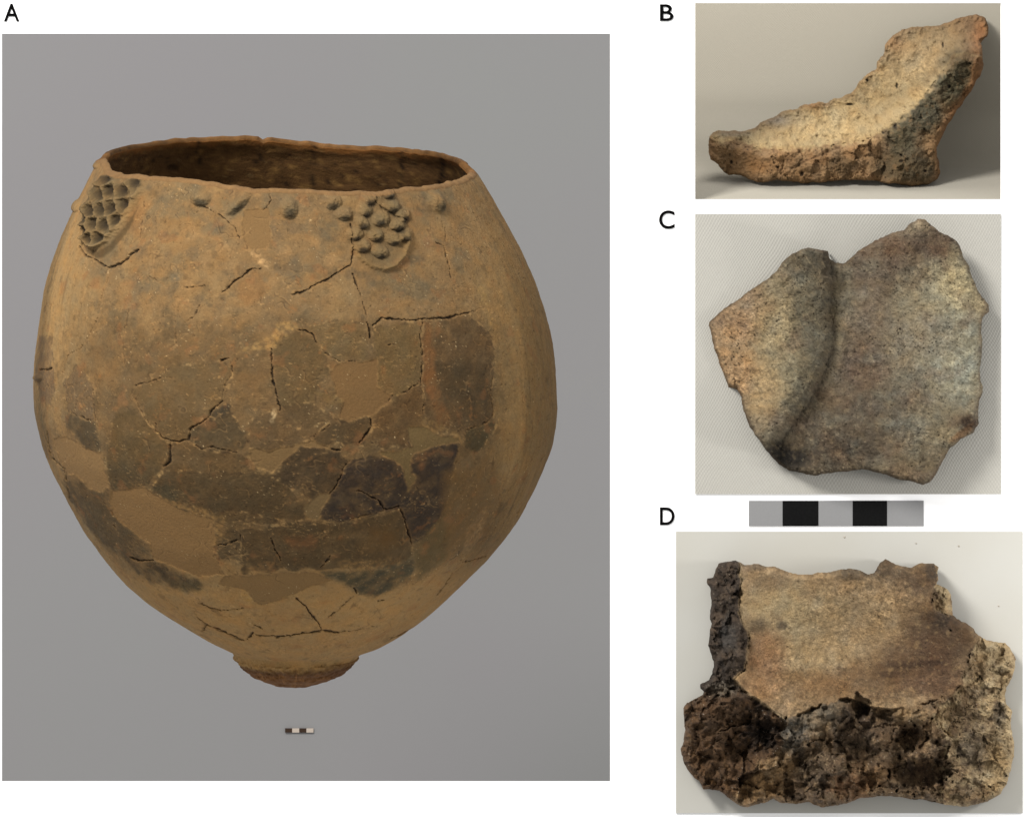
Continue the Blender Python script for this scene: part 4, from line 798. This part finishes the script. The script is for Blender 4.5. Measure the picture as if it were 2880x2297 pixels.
def paintD(px, py, s, P):
    w = fbm(P, 18, 3, 3) * 7; m1 = fbm(P, 70, 3, 31); m2 = fbm(P, 20, 3, 34); m3 = fbm(P, 6, 2, 37); m4 = fbm(P, 38, 4, 39, .6); q = lambda x, y: T('D', f'{x},{y}')[0]
    f = sdf(px + w, py + w, FACE, 200); sd_ = sdf(px + w, py, SIDE, 200); ch = sdf(px + w, py, CHAR, 200); zx = (px - 1840) * 1.9173; zy = (py - 1400) * 1.9173
    A = Paint(px, py, (168, 140, 110)); A.mix(sstep(-.1, .5, m4) * .8, (172, 140, 104)); A.mix(sstep(0, .4, -m4) * .5, (98, 80, 64)); m5 = fbm(P, 85, 4, 66, .6); A.mix(sstep(0, .35, m5) * .7, (158, 130, 98)); A.mix(sstep(0, .35, -m5) * .55, (98, 82, 68)); A.mix(sstep(.1, .5, m2) * .5, (182, 152, 114)); A.mix(sstep(.1, .5, -m2) * .5, (66, 54, 44))
    # lower middle and cream right side
    side = Paint(px, py, (222, 196, 154)); side.mix(sstep(0, .5, m1) * .6, (164, 132, 98)); side.mix(sstep(.05, .45, -m2) * .7, (140, 114, 84)); side.mix(sstep(.2, .5, m2) * .6, (236, 212, 170))
    for x, y, rx, ry, c, k in ((1700, 1060, 60, 50, (150, 126, 98), .7), (1740, 1340, 80, 90, (112, 98, 84), .8), (1640, 1180, 60, 60, (120, 98, 76), .7), (1850, 1420, 40, 110, (204, 172, 124), .6), (1860, 1160, 25, 50, (92, 80, 70), .8), (1700, 1600, 80, 30, (130, 106, 80), .8), (1600, 1500, 50, 60, (136, 114, 90), .7)):
        a, b = q(x, y); side.blob(a, b, rx, ry, c, k, m2 * .5)
    t = sstep(-9, 9, sd_ + m2 * 22)[:, None]; A.c = A.c * (1 - t) + side.c * t
    for x, y, rx, ry, c, k in ((850, 1200, 90, 50, (164, 152, 132), .6), (750, 1290, 50, 60, (120, 116, 108), .8), (950, 1130, 60, 35, (130, 120, 104), .6), (1370, 1170, 90, 30, (184, 152, 110), .7), (1240, 1260, 80, 60, (112, 92, 74), .6), (1100, 1160, 60, 40, (70, 56, 44), .6), (950, 1450, 110, 80, (112, 96, 80), .6), (1150, 1480, 90, 80, (146, 112, 78), .6), (560, 1560, 90, 45, (176, 138, 92), .8),
                               (660, 1450, 60, 45, (160, 128, 88), .7), (1050, 1560, 70, 40, (160, 116, 80), .6), (1340, 1580, 120, 25, (132, 108, 80), .7), (1060, 1280, 70, 60, (106, 90, 76), .6), (1440, 1490, 85, 45, (70, 50, 38), .6), (1395, 1310, 42, 40, (92, 70, 52), .5), (1150, 1370, 90, 50, (108, 90, 72), .5)):
        a, b = q(x, y); A.blob(a, b, rx, ry, c, k, m2 * .5 + m3 * .15)
    # charred strip and corner
    c = Paint(px, py, (84, 72, 62)); c.mix(sstep(0, .4, m2) * .6, (52, 44, 38)); c.mix(sstep(0, .4, m4) * .6, (118, 100, 84)); c.mix(sstep(.1, .5, m1) * .4, (84, 74, 66)); c.mix(sstep(1000, 1150, zy + m2 * 60) * .85, (124, 94, 66)); c.mix(sstep(.0, .5, m4) * .5 * sstep(1000, 1150, zy), (60, 44, 32)); c.mix(sstep(.1, .5, m2) * .5 * sstep(1100, 1250, zy), (150, 116, 80))
    a, b = q(370, 1030); c.blob(a, b, 40, 22, (176, 164, 148), .6, m3 * .8); a, b = q(590, 1270); c.blob(a, b, 75, 60, (34, 27, 22), .85, m2 * .4); a, b = q(610, 1120); c.blob(a, b, 60, 30, (38, 32, 28), .8, m2 * .4); a, b = q(400, 730); c.blob(a, b, 28, 60, (100, 98, 96), .5, m2 * .5)
    t = sstep(-6, 6, ch + m2 * 14 * (zy > 1000))[:, None]; A.c = A.c * (1 - t) + c.c * t
    # the flat face
    fc = Paint(px, py, (194, 164, 126)); fc.mix(sstep(0, .6, m1) * .4, (188, 154, 118))
    for x, y, rx, ry, cc, k in ((720, 620, 170, 100, (220, 196, 152), .8), (850, 840, 140, 70, (208, 184, 142), .6), (600, 860, 70, 120, (176, 130, 92), .7), (560, 1020, 90, 50, (184, 142, 100), .7), (1150, 700, 200, 120, (200, 172, 132), .6), (1500, 700, 120, 140, (126, 98, 70), .75), (1600, 780, 110, 100, (102, 80, 60), .85), (1400, 860, 150, 90, (114, 88, 66), .8),
                                 (1200, 980, 180, 70, (124, 96, 68), .75), (1560, 960, 90, 80, (108, 82, 62), .8), (900, 1020, 120, 60, (152, 118, 82), .7), (1550, 650, 60, 40, (76, 62, 50), .85), (1430, 450, 90, 60, (108, 86, 66), .85), (1250, 380, 60, 45, (100, 86, 72), .85), (1070, 410, 60, 25, (98, 90, 80), .75), (690, 690, 22, 14, (110, 96, 80), .8), (560, 690, 40, 30, (124, 108, 88), .8), (620, 460, 60, 25, (150, 128, 102), .6),
                                 (1330, 900, 60, 16, (84, 64, 48), .7), (1480, 890, 60, 10, (80, 60, 46), .7), (1270, 950, 45, 12, (82, 62, 46), .7), (500, 370, 60, 16, (120, 108, 94), .7), (1500, 390, 30, 30, (92, 82, 72), .8), (760, 960, 60, 20, (150, 118, 80), .6), (1500, 1010, 120, 40, (132, 102, 78), .6)):
        a, b = q(x, y); fc.blob(a, b, rx, ry, cc, k, m1 * .3 + m2 * .12)
    fc.mix(sstep(.2, .55, m2) * .35, (198, 164, 118)); fc.mix(sstep(.15, .55, -m2) * .35, (116, 88, 62))
    t = sstep(-2, 2, f)[:, None]; A.c = A.c * (1 - t) + fc.c * t; A.mix(np.exp(-((f - 2) / 4) ** 2) * .5 * (ch > -12), (212, 186, 146))
    dy = np.zeros(len(px)); on = sstep(-2, 2, f)
    pt = sstep(.46, .6, fbm(P, 6, 2, 45)); pt = pt * sstep(-.2, .5, fbm(P, 60, 2, 44)); A.mix(pt * .6, (58, 46, 36)); dy += pt * (.0015 + .005 * (1 - on))
    pt = sstep(.38, .6, fbm(P, 13, 3, 47)) * (1 - on); A.mix(pt * .3, (70, 56, 44)); dy += pt * .005
    lt = sstep(.25, .5, fbm(P, 16, 4, 48, .7)); A.mix(lt * .55 * (1 - on) * (1 - .9 * sstep(-3, 3, ch)), (206, 180, 142)); lt = sstep(.48, .62, fbm(P, 7, 2, 49)); A.mix(lt * .5 * (1 - .5 * on) * (1 - .8 * sstep(-3, 3, ch)), (216, 194, 158))
    sp = sstep(.62, .72, fbm(P, 5, 2, 52)); A.mix(sp * .7 * (1 - on), (226, 214, 196))
    sc = scratches(P, (22, 10, 9), 55, .04) * sstep(.2, .5, fbm(P, 24, 2, 57)) * on; A.mix(sc * .6, (82, 62, 46)); dy += sc * .0018
    A.mul(1 - .0 * m3); A.grain(P, (0.72, 0.70, 0.655), (0.34, 0.42, 0.38))
    return A.c, dy
def thickD(px, py, s, P, y): return np.full(len(px), -0.0058) - 0.02 * sstep(12, 0, s)
def regD(px, py):
    r = np.zeros(len(px), int); r[inside(px, py, SIDE)] = 2; r[inside(px, py, CHAR)] = 3; r[inside(px, py, FACE)] = 1; return r
solid('fragment', OD, 2.0, depthD, thickD, paintD, 5, clay('fragment_clay', 0.25, 280, 0.7, 170, 0.12, 130),
      ('clay_fragment', 'thick blocky clay fragment with black charred left side on off-white paper', 'fragment'), regD,
      [('broken_core', None, None), ('smooth_face', None, None), ('porous_side', None, None), ('charred_edge', None, None)], {1: 'flat tan face', 2: 'cream porous broken side', 3: 'black charred strip and corner'}, seed=5, roll=18, roll_d=0.045)
